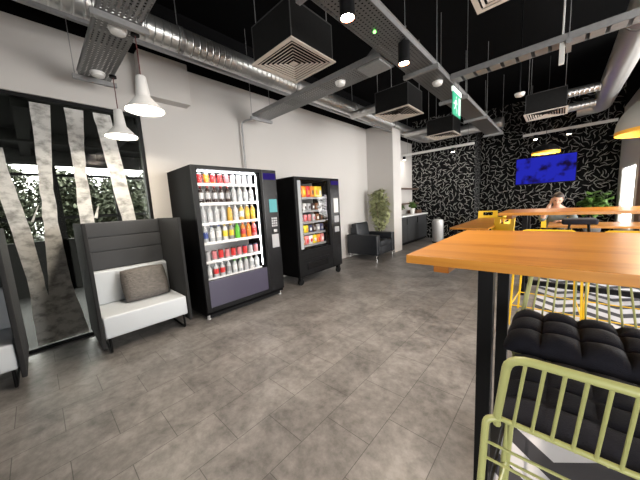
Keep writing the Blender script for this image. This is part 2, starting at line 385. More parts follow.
# left wall around the glazed opening (Y -3 .. 1.04, Z 0 .. 2.52)
b = NB(); box(b, (XL-.15, 1.04, 0), (XL, YT+.2, WT)); box(b, (XL-.15, YB, 2.52), (XL, 1.04, WT)); box(b, (XL-.15, YB, 0), (XL, -3., 2.52)); struct('wall_left', b, M['wall'])
b = NB(); box(b, (XL-.15, YB, WT), (XL, YT+.2, CZ)); struct('trim_1', b, M['blackwall'])
b = NB(); box(b, (-3.8, 6.12, 0), (-3.06, 6.56, WT)); struct('wall_pier', b, M['wall'])
b = NB(); box(b, (-3.8, 1.06, 2.705), (-3.645, 1.60, WT), .004); struct('trim_2', b, M['wall'])
# patterned walls at the far end
b = NB(); box(b, (XL, YK, 0), (-1.89, YK+.1, CZ)); box(b, (-1.99, YK+.1, 0), (-1.89, YT, CZ)); struct('wall_kitchen', b, M['swirl'])
b = NB(); box(b, (-1.89, YT, 0), (1.05, YT+.1, CZ)); struct('wall_back', b, M['swirl'])
b = NB()
box(b, (1.05, YF, 0), (1.11, 7.80, WT)); box(b, (1.05, 9.42, 0), (1.11, YT+.1, WT)); box(b, (1.05, 7.80, 0), (1.11, 9.42, .45)); box(b, (1.05, 7.80, 1.78), (1.11, 9.42, WT))
box(b, (1.11, YF, 0), (XR, YF+.15, WT)); struct('wall_right_far', b, M['wall'])
b = NB(); box(b, (1.05, YF, WT), (1.11, YT+.1, CZ)); box(b, (1.11, YF, WT), (XR, YF+.15, CZ)); struct('trim_3', b, M['blackwall'])
# right wall with a long window, and the wall behind the camera with another
b = NB()
box(b, (XR, YB, 0), (XR+.15, YF+.15, .35)); box(b, (XR, YB, 3.2), (XR+.15, YF+.15, CZ)); box(b, (XR, YB, .35), (XR+.15, 2.8, 3.2)); box(b, (XR, 6.85, .35), (XR+.15, YF+.15, 3.2)); struct('wall_right', b, M['wall'])
b = NB()
box(b, (XL-.15, YB-.15, 0), (XR+.15, YB, .35)); box(b, (XL-.15, YB-.15, 2.9), (XR+.15, YB, CZ)); box(b, (XL-.15, YB-.15, .35), (1.0, YB, 2.9)); box(b, (3.4, YB-.15, .35), (XR+.15, YB, 2.9)); struct('wall_front', b, M['wall'])

def window(name, frames, pane, gm):
    r = thing(name, None, None, kind='structure')
    b = NB()
    for lo, hi in frames: box(b, lo, hi)
    obj('window_frame', b, M['frame'], r)
    b = NB(); box(b, *pane); obj('window_pane', b, gm, r)
    return r
fr = [((XL-.09, -3., 2.485), (XL-.02, 1.04, 2.52)), ((XL-.09, -3., 0), (XL-.02, 1.04, .035)), ((XL-.09, 1.005, 0), (XL-.015, 1.04, 2.52)), ((XL-.09, -3., 0), (XL-.02, -2.96, 2.52))]
for y in (-1.9, -.85, ): fr.append(((XL-.09, y-.02, .035), (XL-.02, y+.02, 2.46)))
W1 = window('window_1', fr, ((XL-.06, -2.96, .03), (XL-.05, 1.01, 2.49)), M['glass'])
fr = [((1.06, 7.80, .45), (1.10, 7.83, 1.78)), ((1.06, 9.39, .45), (1.10, 9.42, 1.78)), ((1.06, 7.83, .45), (1.10, 9.39, .48)), ((1.06, 7.83, 1.75), (1.10, 9.39, 1.78))]
w2 = window('window_2', fr, ((1.075, 7.83, .48), (1.08, 9.39, 1.75)), M['daylight_glass'])
w2.children[0].data.materials[0] = M['white']
fr = [((XR+.03, 2.8, .35), (XR+.1, 6.85, .41)), ((XR+.03, 2.8, 3.14), (XR+.1, 6.85, 3.2))]+[((XR+.03, y-.03, .35), (XR+.1, y+.03, 3.2)) for y in (2.83, 4.15, 5.5, 6.82)]
window('window_3', fr, ((XR+.06, 2.82, .38), (XR+.07, 6.83, 3.18)), M['daylight_glass'])
fr = [((1.0, YB-.1, .35), (3.4, YB-.03, .41)), ((1.0, YB-.1, 2.84), (3.4, YB-.03, 2.9))]+[((x-.03, YB-.1, .35), (x+.03, YB-.03, 2.9)) for x in (1.03, 2.2, 3.37)]
window('window_4', fr, ((1.02, YB-.07, .38), (3.38, YB-.06, 2.88)), M['daylight_glass'])
b = NB(); box(b, (1.03, 7.02, 0), (1.05, 7.40, 2.1)); struct('trim_4', b, M['brown'])

# birch trunk graphics on the inside of the glass
def birch(pts_l, pts_r, k, lab):
    b = NB(); L = []; n = 26
    def interp(ps, t):
        s = t*(len(ps)-1); i = min(int(s), len(ps)-2); q = s-i
        return ps[i][0]*(1-q)+ps[i+1][0]*q, ps[i][1]*(1-q)+ps[i+1][1]*q
    x0 = XL-.047+k*.0012
    A = []
    for i in range(n+1):
        (ya, za), (yb, zb) = interp(pts_l, i/n), interp(pts_r, i/n)
        ya += (mnoise.noise(V(k*9.1, i*.6, 0)))*.011; yb += (mnoise.noise(V(k*3.7, i*.55, 5)))*.011
        A.append([b.verts.new((x0, ya, za)), b.verts.new((x0, yb, zb))])
    for p, q in zip(A, A[1:]): b.faces.new((p[0], p[1], q[1], q[0]))
    r = bmesh.ops.extrude_face_region(b, geom=list(b.faces)); bmesh.ops.translate(b, verts=[g for g in r['geom'] if isinstance(g, bmesh.types.BMVert)], vec=(.0008, 0, 0))
    return obj('birch_graphic', b, M['birch'], W1, label=lab)
birch([(.125, 2.46), (.09, 1.7), (.06, 1.2), (.02, .7), (-.06, .04)], [(.27, 2.46), (.19, 1.75), (.17, 1.2), (.19, .6), (.26, .04)], 0, 'broad birch trunk graphic on the glass, widest at its foot')
birch([(-.22, 2.0), (-.20, 1.75), (-.16, 1.3), (-.12, .7), (-.14, .04)], [(-.10, 2.0), (-.09, 1.75), (-.03, 1.2), (.0, .6), (.0, .04)], 1, 'leftmost birch trunk graphic in the photo, leaning over the broad trunk')
birch([(.37, 2.46), (.36, 1.9), (.34, 1.27), (.30, .6), (.30, .04)], [(.52, 2.46), (.46, 1.9), (.46, 1.27), (.48, .6), (.52, .04)], 2, 'birch trunk graphic directly behind the middle of the high-backed booth')
birch([(.60, 2.46), (.64, 2.0), (.71, 1.3), (.74, .6), (.74, .04)], [(.75, 2.46), (.79, 2.0), (.85, 1.3), (.90, .6), (.92, .04)], 3, 'birch trunk graphic nearest the white wall, below the pendants')
for k, (p) in enumerate([[(-.02, 1.30), (.05, 1.46), (.06, 1.47), (.0, 1.30)], [(.46, 1.31), (.51, 1.44), (.52, 1.44), (.49, 1.30)]]):
    b = NB(); prism(b, p, 0, XL-.0455, XL-.0445); obj('twig_graphic', b, M['birch'], W1)

# outdoors beyond the glazing
b = NB(); box(b, (-40, -25, -.15), (XL-.2, 30, -.02)); single('exterior_ground', b, M['asphalt'], (-20, 0, -.15), None, None, kind='structure')
b = NB(); box(b, (-6.9, -6, 2.55), (XL-.16, 3.2, 2.75))  # added slab and beams stand in for the ceiling reflected in the glass
for y in (-2, -1., .0, 1., 2.): box(b, (-6.9, y, 2.43), (XL-.16, y+.12, 2.56))
box(b, (-5.6, -6, 2.40), (-5.45, 3.2, 2.56)); box(b, (-6.95, -6, 2.30), (-6.8, 3.2, 2.75))
single('exterior_reflection_slab', b, M['extdark'], (-5.4, -1, 2.30), 'dark beamed slab added outside, mimicking the ceiling reflected in the birch window', 'reflection slab')
t = thing('exterior_screen', 'dark post and rail screen outside the birch window, before the trees', 'screen', (-6.85, .5, -.02))
for y in (-1.2, .35, 1.25, 2.3):
    b = NB(); box(b, (-6.9, y-.05, -.02), (-6.82, y+.05, 2.295)); obj('post', b, M['frame'], t)
b = NB(); box(b, (-6.88, -3, 2.10), (-6.84, 2.6, 2.15)); box(b, (-6.88, -3, 1.32), (-6.84, 2.6, 1.38)); obj('rail', b, M['frame'], t)
b = NB(); box(b, (-6.9, -3, -.02), (-6.82, 2.6, .95)); obj('infill_panel', b, M['extdark'], t)

def leaves(bm, n, centre, rad, size, seed, flat=.0, stretch=1.):
    rnd = random.Random(seed); c = Vector(centre)
    for i in range(n):
        while True:
            p = V(rnd.uniform(-1, 1), rnd.uniform(-1, 1), rnd.uniform(-1, 1))
            if .15 < p.length < 1 + .25*mnoise.noise(p*2+V(seed, 0, 0)): break
        p = c + V(p.x*rad[0], p.y*rad[1], p.z*rad[2])
        a, e, s = rnd.uniform(0, 2*PI), rnd.uniform(-1.1, .5), size*rnd.uniform(.6, 1.25)
        d = V(math.cos(a)*math.cos(e), math.sin(a)*math.cos(e), math.sin(e)); w = d.cross(V(0, 0, 1)).normalized()*.28*s*stretch
        up = d.cross(w).normalized()*.06*s
        v = [bm.verts.new(q) for q in (p, p+d*.45*s+w+up, p+d*s, p+d*.45*s-w+up)]
        bm.faces.new((v[0], v[1], v[2])); bm.faces.new((v[0], v[2], v[3]))
def tree(loc, h, rad, seed, label):
    t = thing('exterior_tree', label, 'tree', loc, 'trees outside the window')
    b = NB(); tube(b, [V(*loc), V(*loc)+V(.05, .05, h*.4), V(*loc)+V(0, 0, h*.8)], [.11, .08, .03], 8); obj('trunk', b, M['bark'], t, True)
    b = NB(); leaves(b, 11000, (loc[0], loc[1], loc[2]+h*.62), rad, .135, seed); obj('foliage', b, M['leafo'], t)
tree((-9.9, -.75, -.02), 3.0, (1.0, 1.0, 1.2), 11, 'bushy tree furthest left outside the birch window')
tree((-10.6, .85, -.02), 2.75, (1.0, .75, 1.05), 12, 'smaller tree outside the window, behind the pale middle trunks')
tree((-9.8, 2.0, -.02), 2.6, (.9, .75, 1.05), 13, 'tree outside the window, right behind the two pendants')
tree((-11.5, 3.4, -.02), 2.9, (1.1, .9, 1.2), 14, 'tree outside the window nearest the white wall')
b = NB(); leaves(b, 20000, (-13.6, .3, 1.0), (.6, 6.0, 1.25), .16, 21); single('exterior_hedge', b, M['leafo'], (-13.6, .8, 0), 'tall hedge behind the trees outside the window', 'hedge')

# ------------------------------------------------------------------ vending machines
def drink(kind):
    # returns mesh (origin at base) : 0 body, 1 label, 2 cap
    b = NB()
    if kind == 'can': prof = [(.026, 0), (.031, .008), (.031, .018), (.031, .10), (.031, .112), (.027, .122), (.025, .124)]; lab = (2, 3); cap = (4, 9); n = 14
    elif kind == 'tall': prof = [(.029, 0), (.033, .01), (.033, .05), (.033, .125), (.030, .15), (.014, .178), (.013, .184), (.015, .185), (.015, .205)]; lab = (2, 2); cap = (7, 9); n = 14
    else: prof = [(.029, 0), (.032, .01), (.032, .04), (.032, .105), (.029, .128), (.014, .15), (.013, .156), (.015, .157), (.015, .175)]; lab = (2, 2); cap = (7, 9); n = 14
    rs = [ring(b, (0, 0, z), (0, 0, 1), r, n) for r, z in prof]
    for i, (p, q) in enumerate(zip(rs, rs[1:])):
        before = set(b.faces); bridge(b, p, q)
        for fc in set(b.faces)-before: fc.material_index = 1 if lab[0] <= i <= lab[1] else 2 if i >= cap[0]-1 else 0
    f0 = b.faces.new(list(reversed(rs[0]))); f1 = b.faces.new(rs[-1]); f1.material_index = 2
    return b
_pc = {}
def paint(c):
    k = tuple(c)
    if k not in _pc: _pc[k] = pbr('packaging_%d' % len(_pc), c, .35)
    return _pc[k]
CL = dict(red=(.62, .03, .03), dark=(.03, .012, .010), white=(.75, .75, .75), clear=(.50, .53, .55), gold=(.70, .42, .06), yellow=(.78, .60, .03), green=(.12, .50, .04), orange=(.80, .26, .02), silver=(.5, .5, .52), blue=(.06, .10, .36), pink=(.65, .22, .24), grey=(.28, .28, .29), navy=(.03, .04, .12), brown=(.20, .08, .03))
drink_cache = {}
def make_drink(kind, body, label, cap, loc, lab, group):
    key = (kind, body, label, cap)
    if key not in drink_cache:
        o = obj('drink_can' if kind == 'can' else 'drink_bottle', drink(kind), [paint(CL[body]), paint(CL[label]), paint(CL[cap])], smooth=True); drink_cache[key] = o
    else:
        o = drink_cache[key].copy(); COL.objects.link(o)
    o.location = loc; tag(o, lab, 'drink', group); return o

def machine_shell(t, x0, x1, y0, y1, z0, z1, win, mat, name='cabinet'):
    # hollow case open at the window win = (ya, yb, za, zb)
    ya, yb, za, zb = win; b = NB(); w = .03
    box(b, (x0, y0, z0), (x0+w, y1, z1)); box(b, (x0+w, y0, z0), (x1-.02, ya-.012, z1)); box(b, (x0+w, yb+.012, z0), (x1-.02, y1, z1))
    box(b, (x0+w, ya-.012, zb+.02), (x1-.02, yb+.012, z1)); box(b, (x0+w, ya-.012, z0), (x1-.02, yb+.012, za-.03)); obj(name, b, mat, t)
    b = NB(); box(b, (x0+w, ya-.012, za-.03), (x0+w+.33, ya-.004, zb+.02)); box(b, (x0+w, yb+.004, za-.03), (x0+w+.33, yb+.012, zb+.02)); box(b, (x0+w, ya-.004, za-.03), (x0+w+.008, yb+.004, zb+.02)); return b
# --- drinks machine
VX0, VX1 = -3.78, -3.04
t = thing('vending_machine', 'black drinks vending machine with bright shelves of bottles, beside the grey booth', 'vending machine', (-3.41, 1.83, 0), 'vending machines along the left wall')
win = (1.325, 2.115, .50, 1.77)
lin = machine_shell(t, VX0, VX1, 1.245, 2.425, .06, 1.835, win, M['vendside'])
obj('liner', lin, M['whitegloss'], t)
b = NB()
for lo, hi in (((1.245, .10), (1.30, 1.835)), ((2.15, .10), (2.185, 1.835)), ((1.30, 1.79), (2.15, 1.835)), ((1.30, .10), (2.15, .15))):
    box(b, (VX1-.02, lo[0], lo[1]), (VX1+.012, hi[0], hi[1]), .004)
dr = obj('door_frame', b, M['black'], t)
b = NB(); box(b, (VX1-.012, 1.30, .475), (VX1-.004, 2.15, 1.79)); obj('door_glass', b, M['vglass'], dr)
b = NB(); box(b, (VX1-.018, 1.30, .15), (VX1+.004, 2.15, .475), .003); obj('lower_panel', b, M['purple'], t, label='lilac grey panel')
b = NB(); box(b, (VX1-.02, 2.185, .10), (VX1+.012, 2.425, 1.835), .004); cp = obj('control_panel', b, M['blackgloss'], t)
b = NB(); box(b, (VX1+.012, 2.20, 1.70), (VX1+.015, 2.41, 1.79)); obj('backlit_header', b, M['bluelit'], cp)
b = NB(); box(b, (VX1+.012, 2.27, 1.245), (VX1+.018, 2.40, 1.43)); obj('display', b, M['cyan'], cp)
b = NB()
for i in range(4):
    for j in range(3): box(b, (VX1+.012, 2.285+.035*j, 1.04+.035*i), (VX1+.02, 2.31+.035*j, 1.065+.035*i))
obj('keypad', b, M['silverkey'], cp)
b = NB(); box(b, (VX1+.012, 2.27, .735), (VX1+.022, 2.39, .93), .004); obj('coin_return', b, M['silverkey'], cp)
b = NB(); box(b, (VX1+.012, 2.30, .96), (VX1+.03, 2.36, 1.0)); obj('coin_slot', b, M['chrome'], cp)
b = NB(); box(b, (VX0+.02, 1.27, .02), (VX1-.03, 2.40, .06)); obj('plinth', b, M['black'], t)
for y in (1.28, 2.38):
    for x in (VX0+.06, VX1-.05):
        b = NB(); cyl(b, (x, y, 0), (x, y, .06), .022, n=12); obj('foot', b, M['steel'], t)
SH = [.485, .70, .93, 1.165, 1.405, 1.635]
for z in SH:
    b = NB(); box(b, (VX0+.04, 1.323, z-.012), (VX1-.075, 2.117, z)); box(b, (VX1-.075, 1.323, z-.026), (VX1-.068, 2.117, z+.008)); obj('shelf', b, M['whitegloss'], t)
for y in (2.122,):
    b = NB(); box(b, (VX1-.055, y-.006, .52), (VX1-.049, y+.003, 1.76)); obj('light_tube', b, M['led'], t)
b = NB(); box(b, (VX1-.06, 1.34, 1.772), (VX1-.03, 2.10, 1.782)); obj('light_tube', b, M['led'], t)
rows = [
    ('bottom', 'short', [('clear', 'white', 'white'), ('clear', 'red', 'white'), ('clear', 'red', 'white'), ('clear', 'grey', 'white'), ('clear', 'white', 'green'), ('clear', 'white', 'green'), ('clear', 'silver', 'green'), ('white', 'clear', 'white'), ('clear', 'white', 'silver')]),
    ('second lowest', 'can', [('silver', 'silver', 'grey'), ('silver', 'pink', 'dark'), ('silver', 'red', 'dark'), ('silver', 'pink', 'dark'), ('silver', 'red', 'dark'), ('silver', 'pink', 'dark'), ('silver', 'red', 'navy'), ('silver', 'silver', 'navy'), ('silver', 'pink', 'navy')]),
    ('third lowest', 'tall', [('clear', 'blue', 'white'), ('clear', 'white', 'navy'), ('clear', 'white', 'blue'), ('white', 'yellow', 'yellow'), ('grey', 'yellow', 'yellow'), ('green', 'green', 'green'), ('orange', 'red', 'red'), ('orange', 'orange', 'red'), ('pink', 'red', 'orange')]),
    ('fourth lowest', 'tall', [('clear', 'silver', 'white'), ('silver', 'clear', 'white'), ('clear', 'silver', 'white'), ('clear', 'silver', 'white'), ('gold', 'gold', 'white'), ('white', 'clear', 'white'), ('gold', 'white', 'white'), ('gold', 'yellow', 'white'), ('gold', 'yellow', 'white')]),
    ('second highest', 'tall', [('dark', 'white', 'red')]+[('dark', 'silver', 'red')]*3+[('dark', 'grey', 'red'), ('clear', 'silver', 'white'), ('white', 'clear', 'white'), ('clear', 'white', 'white'), ('white', 'silver', 'white')]),
    ('top', 'can', [('red', 'red', 'silver'), ('red', 'orange', 'silver'), ('orange', 'red', 'silver'), ('red', 'red', 'silver'), ('red', 'pink', 'silver'), ('pink', 'white', 'silver'), ('white', 'white', 'silver'), ('silver', 'white', 'silver'), ('white', 'silver', 'silver')]),
]
for (rn, kind, items), z in zip(rows, SH):
    for i, (bo, la, ca) in enumerate(items):
        y = 1.375+i*.0865
        make_drink(kind, bo, la, ca, (VX1-.114, y, z+.0012), '%s-labelled drink %s, %s from left on the drinks machine\'s %s shelf' % (la if la != 'clear' else 'pale', 'can' if kind == 'can' else 'bottle', ORD[i], rn), 'drinks on the %s shelf' % rn)
# --- snack machine
SX0, SX1 = -3.78, -3.07
t = thing('vending_machine', 'black snack vending machine with packets, standing between drinks machine and armchair', 'vending machine', (-3.42, 3.36, 0), 'vending machines along the left wall')
win = (2.98, 3.56, .62, 1.70)
lin = machine_shell(t, SX0, SX1, 2.80, 3.92, .14, 1.775, win, M['vendside'])
obj('liner', lin, M['whitegloss'], t)
b = NB()
for lo, hi in (((2.80, .52), (2.865, 1.775)), ((3.60, .52), (3.66, 1.775)), ((2.865, 1.735), (3.60, 1.775)), ((2.865, .52), (3.60, .575))):
    box(b, (SX1-.02, lo[0], lo[1]), (SX1+.012, hi[0], hi[1]), .004)
dr = obj('door_frame', b, M['black'], t)
b = NB(); box(b, (SX1-.012, 2.865, .575), (SX1-.004, 3.60, 1.735)); obj('door_glass', b, M['vglass'], dr)
b = NB(); box(b, (SX1-.030, 2.872, .60), (SX1-.014, 2.955, 1.72)); obj('pale_strip', b, M['stripglow'], dr, label='pale reflective strip with brightness painted in')  # emission added so the pale reflective strip reads bright; not a lamp
b = NB(); box(b, (SX1-.02, 2.80, .16), (SX1+.010, 3.66, .52), .004); box(b, (SX1+.010, 2.93, .40), (SX1+.018, 3.55, .415)); lp = obj('lower_panel', b, M['black'], t)
b = NB(); box(b, (SX1+.010, 2.98, .25), (SX1+.022, 3.50, .36), .006); obj('delivery_flap', b, M['blackgloss'], lp)
b = NB(); box(b, (SX1-.02, 3.66, .16), (SX1+.012, 3.92, 1.775), .004); cp = obj('control_panel', b, M['blackgloss'], t)
b = NB(); box(b, (SX1+.012, 3.69, 1.66), (SX1+.015, 3.90, 1.73)); obj('backlit_header', b, M['bluelit'], cp)
b = NB(); box(b, (SX1+.012, 3.74, 1.16), (SX1+.018, 3.87, 1.42), .003); obj('display', b, M['white'], cp)
b = NB(); box(b, (SX1+.012, 3.74, .98), (SX1+.018, 3.87, 1.10), .003); obj('keypad', b, M['silverkey'], cp)
b = NB(); box(b, (SX1+.012, 3.74, .80), (SX1+.018, 3.87, .90), .003); obj('coin_return', b, M['silverkey'], cp)
for y in (2.86, 3.86):
    for x in (SX0+.07, SX1-.05):
        b = NB(); cyl(b, (x-.02, y, .055), (x+.02, y, .055), .055, n=16); box(b, (x-.03, y-.03, .06), (x+.03, y+.03, .14)); obj('castor', b, M['black'], t)
SS = [.645, .85, 1.04, 1.23, 1.45]
for z in SS:
    b = NB(); box(b, (SX0+.04, 2.972, z-.012), (SX1-.075, 3.568, z)); box(b, (SX1-.075, 2.972, z-.03), (SX1-.068, 3.568, z+.006)); obj('shelf', b, M['galv'], t)
for y in (2.974,):
    b = NB(); box(b, (SX1-.045, y-.004, .66), (SX1-.037, y+.004, 1.69)); obj('light_tube', b, M['ledlow'], t)
def packet(w, h, d):
    b = NB(); n, m = 8, 8; F, K = [], []
    for i in range(n+1):
        a, c = [], []
        for j in range(m+1):
            u, v = i/n*2-1, j/m*2-1
            th = d*.5*((1-u*u)**.5)*((1-v**4)**.6) + .0015
            a.append(b.verts.new((th, u*w/2, (v+1)*h/2))); c.append(b.verts.new((-th, u*w/2, (v+1)*h/2)))
        F.append(a); K.append(c)
    for G in (F, K):
        for i in range(n):
            for j in range(m):
                fc = b.faces.new((G[i][j], G[i+1][j], G[i+1][j+1], G[i][j+1])); fc.material_index = 1 if (2 <= j <= 4 and 2 <= i <= 5) else 0
    for i in range(n):
        b.faces.new((F[i][0], F[i+1][0], K[i+1][0], K[i][0])); b.faces.new((F[i][m], F[i+1][m], K[i+1][m], K[i][m]))
    for j in range(m):
        b.faces.new((F[0][j], F[0][j+1], K[0][j+1], K[0][j])); b.faces.new((F[n][j], F[n][j+1], K[n][j+1], K[n][j]))
    return b
snk = [('bottom', .10, .15, [('orange', 'white'), ('pink', 'red'), ('white', 'red'), ('yellow', 'white'), ('orange', 'red'), ('pink', 'white')]),
       ('second lowest', .10, .13, [('yellow', 'dark'), ('yellow', 'orange'), ('navy', 'white'), ('dark', 'grey'), ('grey', 'white'), ('navy', 'grey')]),
       ('middle', .085, .12, [('pink', 'white'), ('pink', 'red'), ('pink', 'brown'), ('silver', 'pink'), ('brown', 'white'), ('dark', 'brown')]),
       ('second highest', .085, .12, [('grey', 'white'), ('white', 'dark'), ('silver', 'dark'), ('dark', 'white'), ('brown', 'grey'), ('grey', 'dark')]),
       ('top', .10, .19, [('red', 'yellow'), ('orange', 'yellow'), ('red', 'orange'), ('orange', 'brown'), ('yellow', 'orange'), ('yellow', 'white')])]
pk = {}
for (rn, w, h, items), z in zip(snk, SS):
    for i, (a, c) in enumerate(items):
        key = (w, h, a, c)
        if key not in pk: pk[key] = o = obj('snack_packet', packet(w*.92, h, .045), [paint(CL[a]), paint(CL[c])], smooth=True)
        else: o = pk[key].copy(); COL.objects.link(o)
        o.location = (SX1-.115, 3.025+i*.098, z+.0012)
        tag(o, '%s and %s packet, %s from left on the snack machine\'s %s shelf' % (a, c, ORD[i], rn), 'snack', 'snacks on the %s shelf' % rn)

# ------------------------------------------------------------------ booths with high backs
def make_booth(label):
    # local origin: floor, middle of the width, at the wall side; width along Y, opening towards +X
    t = thing('booth_seat', label, 'booth', (0, 0, 0), 'high-backed booths along the glazing')
    hw, d = .405, .72
    b = NB(); box(b, (0, -hw+.03, .10), (.06, hw-.03, 1.255), .008)
    for z0, z1 in ((.735, .93), (.935, 1.09), (1.095, 1.25)): box(b, (.055, -hw+.035, z0), (.085, hw-.035, z1), .012)
    obj('back_panel', b, M['boothf'], t, True)
    for s in (-1, 1):
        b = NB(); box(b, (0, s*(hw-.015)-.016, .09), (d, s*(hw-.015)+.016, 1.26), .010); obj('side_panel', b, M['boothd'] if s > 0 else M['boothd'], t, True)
    b = NB(); box(b, (.06, -hw+.035, .165), (d-.02, hw-.035, .375), .018); obj('seat', b, M['boothw'], t, True)
    b = NB(); box(b, (.085, -hw+.037, .375), (.20, hw-.037, .735), .022); obj('backrest', b, M['boothw'], t, True)
    for s in (-1, 1):
        b = NB(); y = s*(hw-.07); tube(b, [(.10, y, .165), (.10, y, .012), (d-.06, y, .012), (d-.06, y, .165)], .011, 8, fil=.02); obj('sled_leg', b, M['black'], t, True)
    return t
bo = make_booth('grey high-backed booth with white seat and knitted cushion, next to drinks machine')
bo.location = (-3.77, .675, 0)
dup(bo, (-3.77, -.60, 0), 0, 'high-backed grey booth cut off by the left edge of the photo')
dup(bo, (-3.77, -1.88, 0), 0, 'high-backed grey booth further left along the glazing, outside the photo')
# knitted cushion
b = NB(); n = 14
def cush(sx):
    G = []
    for i in range(n+1):
        r = []
        for j in range(n+1):
            u, v = i/n*2-1, j/n*2-1
            th = .075*((1-u**4)**.5)*((1-v**4)**.5)+.004
            k = 1-.06*(u*u*v*v)
            wob = .012*mnoise.noise(V(u*2.2, v*2.2, sx*4))
            r.append(b.verts.new((sx*th+wob*(1-abs(u))*(1-abs(v)), u*.222*k, v*.185*k)))
        G.append(r)
    for i in range(n):
        for j in range(n): b.faces.new((G[i][j], G[i+1][j], G[i+1][j+1], G[i][j+1]))
    return G
A, K = cush(1), cush(-1)
for i in range(n):
    for s in (0, n):
        b.faces.new((A[i][s], A[i+1][s], K[i+1][s], K[i][s])); b.faces.new((A[s][i], A[s][i+1], K[s][i+1], K[s][i]))
bmesh.ops.rotate(b, verts=b.verts, cent=(0, 0, 0), matrix=Matrix.Rotation(math.radians(-22), 3, 'Y'))
lo = min(v.co.z for v in b.verts); bmesh.ops.translate(b, verts=b.verts, vec=(0, 0, -lo))
o = obj('throw_cushion', b, M['knit'], smooth=True); o.location = (-3.445, .765, .376); tag(o, 'grey-brown knitted cushion leaning on the white booth seat', 'cushion')

# ------------------------------------------------------------------ armchair, plants
t = thing('armchair', 'low black leather armchair with chrome legs beside the snack machine', 'armchair', (-3.33, 5.44, 0))
x0, x1, y0, y1 = -3.74, -2.92, 5.02, 5.86
for a, c in ((y0, y0+.15), (y1-.15, y1)):
    b = NB(); box(b, (x0, a, .12), (x1, c, .575), .025); obj('armrest', b, M['leather'], t, True)
b = NB(); box(b, (x0, y0+.152, .12), (x1-.02, y1-.152, .30), .015); obj('base', b, M['leather'], t, True)
b = NB(); box(b, (x0+.20, y0+.155, .30), (x1+.005, y1-.155, .43), .03); obj('seat_cushion', b, M['leather'], t, True)
b = NB(); box(b, (0, y0+.155, 0), (.15, y1-.155, .52), .035); bmesh.ops.rotate(b, verts=b.verts, cent=(0, 0, 0), matrix=Matrix.Rotation(math.radians(-9), 3, 'Y')); bmesh.ops.translate(b, verts=b.verts, vec=(x0+.10, 0, .30)); obj('back_cushion', b, M['leather'], t, True)
b = NB(); box(b, (x0, y0+.152, .30), (x0+.10, y1-.152, .72), .02); obj('back_frame', b, M['leather'], t, True)
for x in (x0+.05, x1-.05):
    for y in (y0+.05, y1-.05):
        b = NB(); cyl(b, (x, y, 0), (x, y, .12), .014, .018, 12); obj('leg', b, M['chrome'], t, True)

def potted(name, label, loc, pr, ph, trunk, crown, rad, n, size, leafm, potm, seed, stretch=1.):
    t = thing(name, label, 'plant', loc); L = V(*loc)
    b = NB(); lathe(b, [(pr*.72, 0), (pr, ph), (pr*.9, ph), (pr*.88, ph-.03)], loc, 24, True, False); obj('pot', b, potm, t, True)
    b = NB(); cyl(b, L+V(0, 0, ph-.06), L+V(0, 0, ph-.028), pr*.86, n=20); obj('soil', b, M['soil'], t)
    b = NB(); top = L+V(0, 0, crown)
    for k in range(3):
        a = k*2.1; tube(b, [L+V(.03*math.cos(a), .03*math.sin(a), ph-.05), L+V(.06*math.cos(a+1), .06*math.sin(a+1), (ph+crown)/2), top+V(.1*math.cos(a), .1*math.sin(a), rad[2]*.3)], [.014, .011, .006], 8)
    obj('stem', b, M['bark'], t, True)
    b = NB(); leaves(b, n, top, rad, size, seed, stretch=stretch); obj('foliage', b, leafm, t)
    return t
potted('potted_fig', 'tall variegated weeping fig in the corner behind the armchair', (-3.38, 5.975, 0), .10, .30, .8, 1.12, (.27, .04, .54), 1000, .13, M['leafv'], M['pot'], 31)
potted('potted_plant', 'leafy green floor plant in the far corner by the bright window', (.64, 9.3, 0), .16, .40, .5, .98, (.22, .22, .30), 240, .2, M['leafg'], M['pot'], 32, 1.2)

# ------------------------------------------------------------------ kitchen corner
for k, (y0, y1) in enumerate(((6.66, 7.42), (7.42, 8.19), (8.19, 8.95))):
    t = thing('base_cabinet', ['dark kitchen base cabinet nearest the white pier', 'middle dark kitchen base cabinet under the white worktop', 'dark kitchen base cabinet at the patterned wall'][k], 'cabinet', (-3.5, (y0+y1)/2, 0), 'kitchen base cabinets')
    b = NB(); box(b, (-3.79, y0+.002, .08), (-3.30, y1-.002, .83)); obj('carcass', b, M['counter'], t)
    b = NB(); box(b, (-3.298, y0+.006, .09), (-3.275, y1-.006, .825), .003); d = obj('door', b, M['counter'], t)
    b = NB(); box(b, (-3.275, y1-.06, .60), (-3.26, y1-.045, .78)); obj('handle', b, M['black'], d)
    b = NB(); box(b, (-3.75, y0+.002, 0), (-3.34, y1-.002, .08)); obj('plinth', b, M['black'], t)
b = NB(); box(b, (-3.795, 6.62, .832), (-3.25, 8.98, .868), .004); single('worktop', b, M['worktop'], (-3.5, 7.8, .832), 'white worktop running over the dark kitchen cabinets', 'worktop')
for k, z in enumerate((1.20, 1.68)):
    b = NB(); box(b, (-3.798, 7.3, z-.018), (-3.56, 8.98, z+.018), .003); single('wall_shelf', b, M['shelfwood'], (-3.7, 8.1, z-.018), ['lower dark wooden shelf on the kitchen wall', 'upper dark wooden shelf on the kitchen wall'][k], 'shelf', 'kitchen wall shelves')
t = thing('picture_frame', 'small white picture frame standing on the lower kitchen shelf', 'picture frame', (-3.70, 7.75, 1.218))
b = NB(); box(b, (-3.71, 7.64, 1.218), (-3.69, 7.90, 1.50), .003); obj('frame', b, M['white'], t)
b = NB(); box(b, (-3.69, 7.70, 1.29), (-3.688, 7.84, 1.43)); obj('picture', b, M['plenumrim'], t)
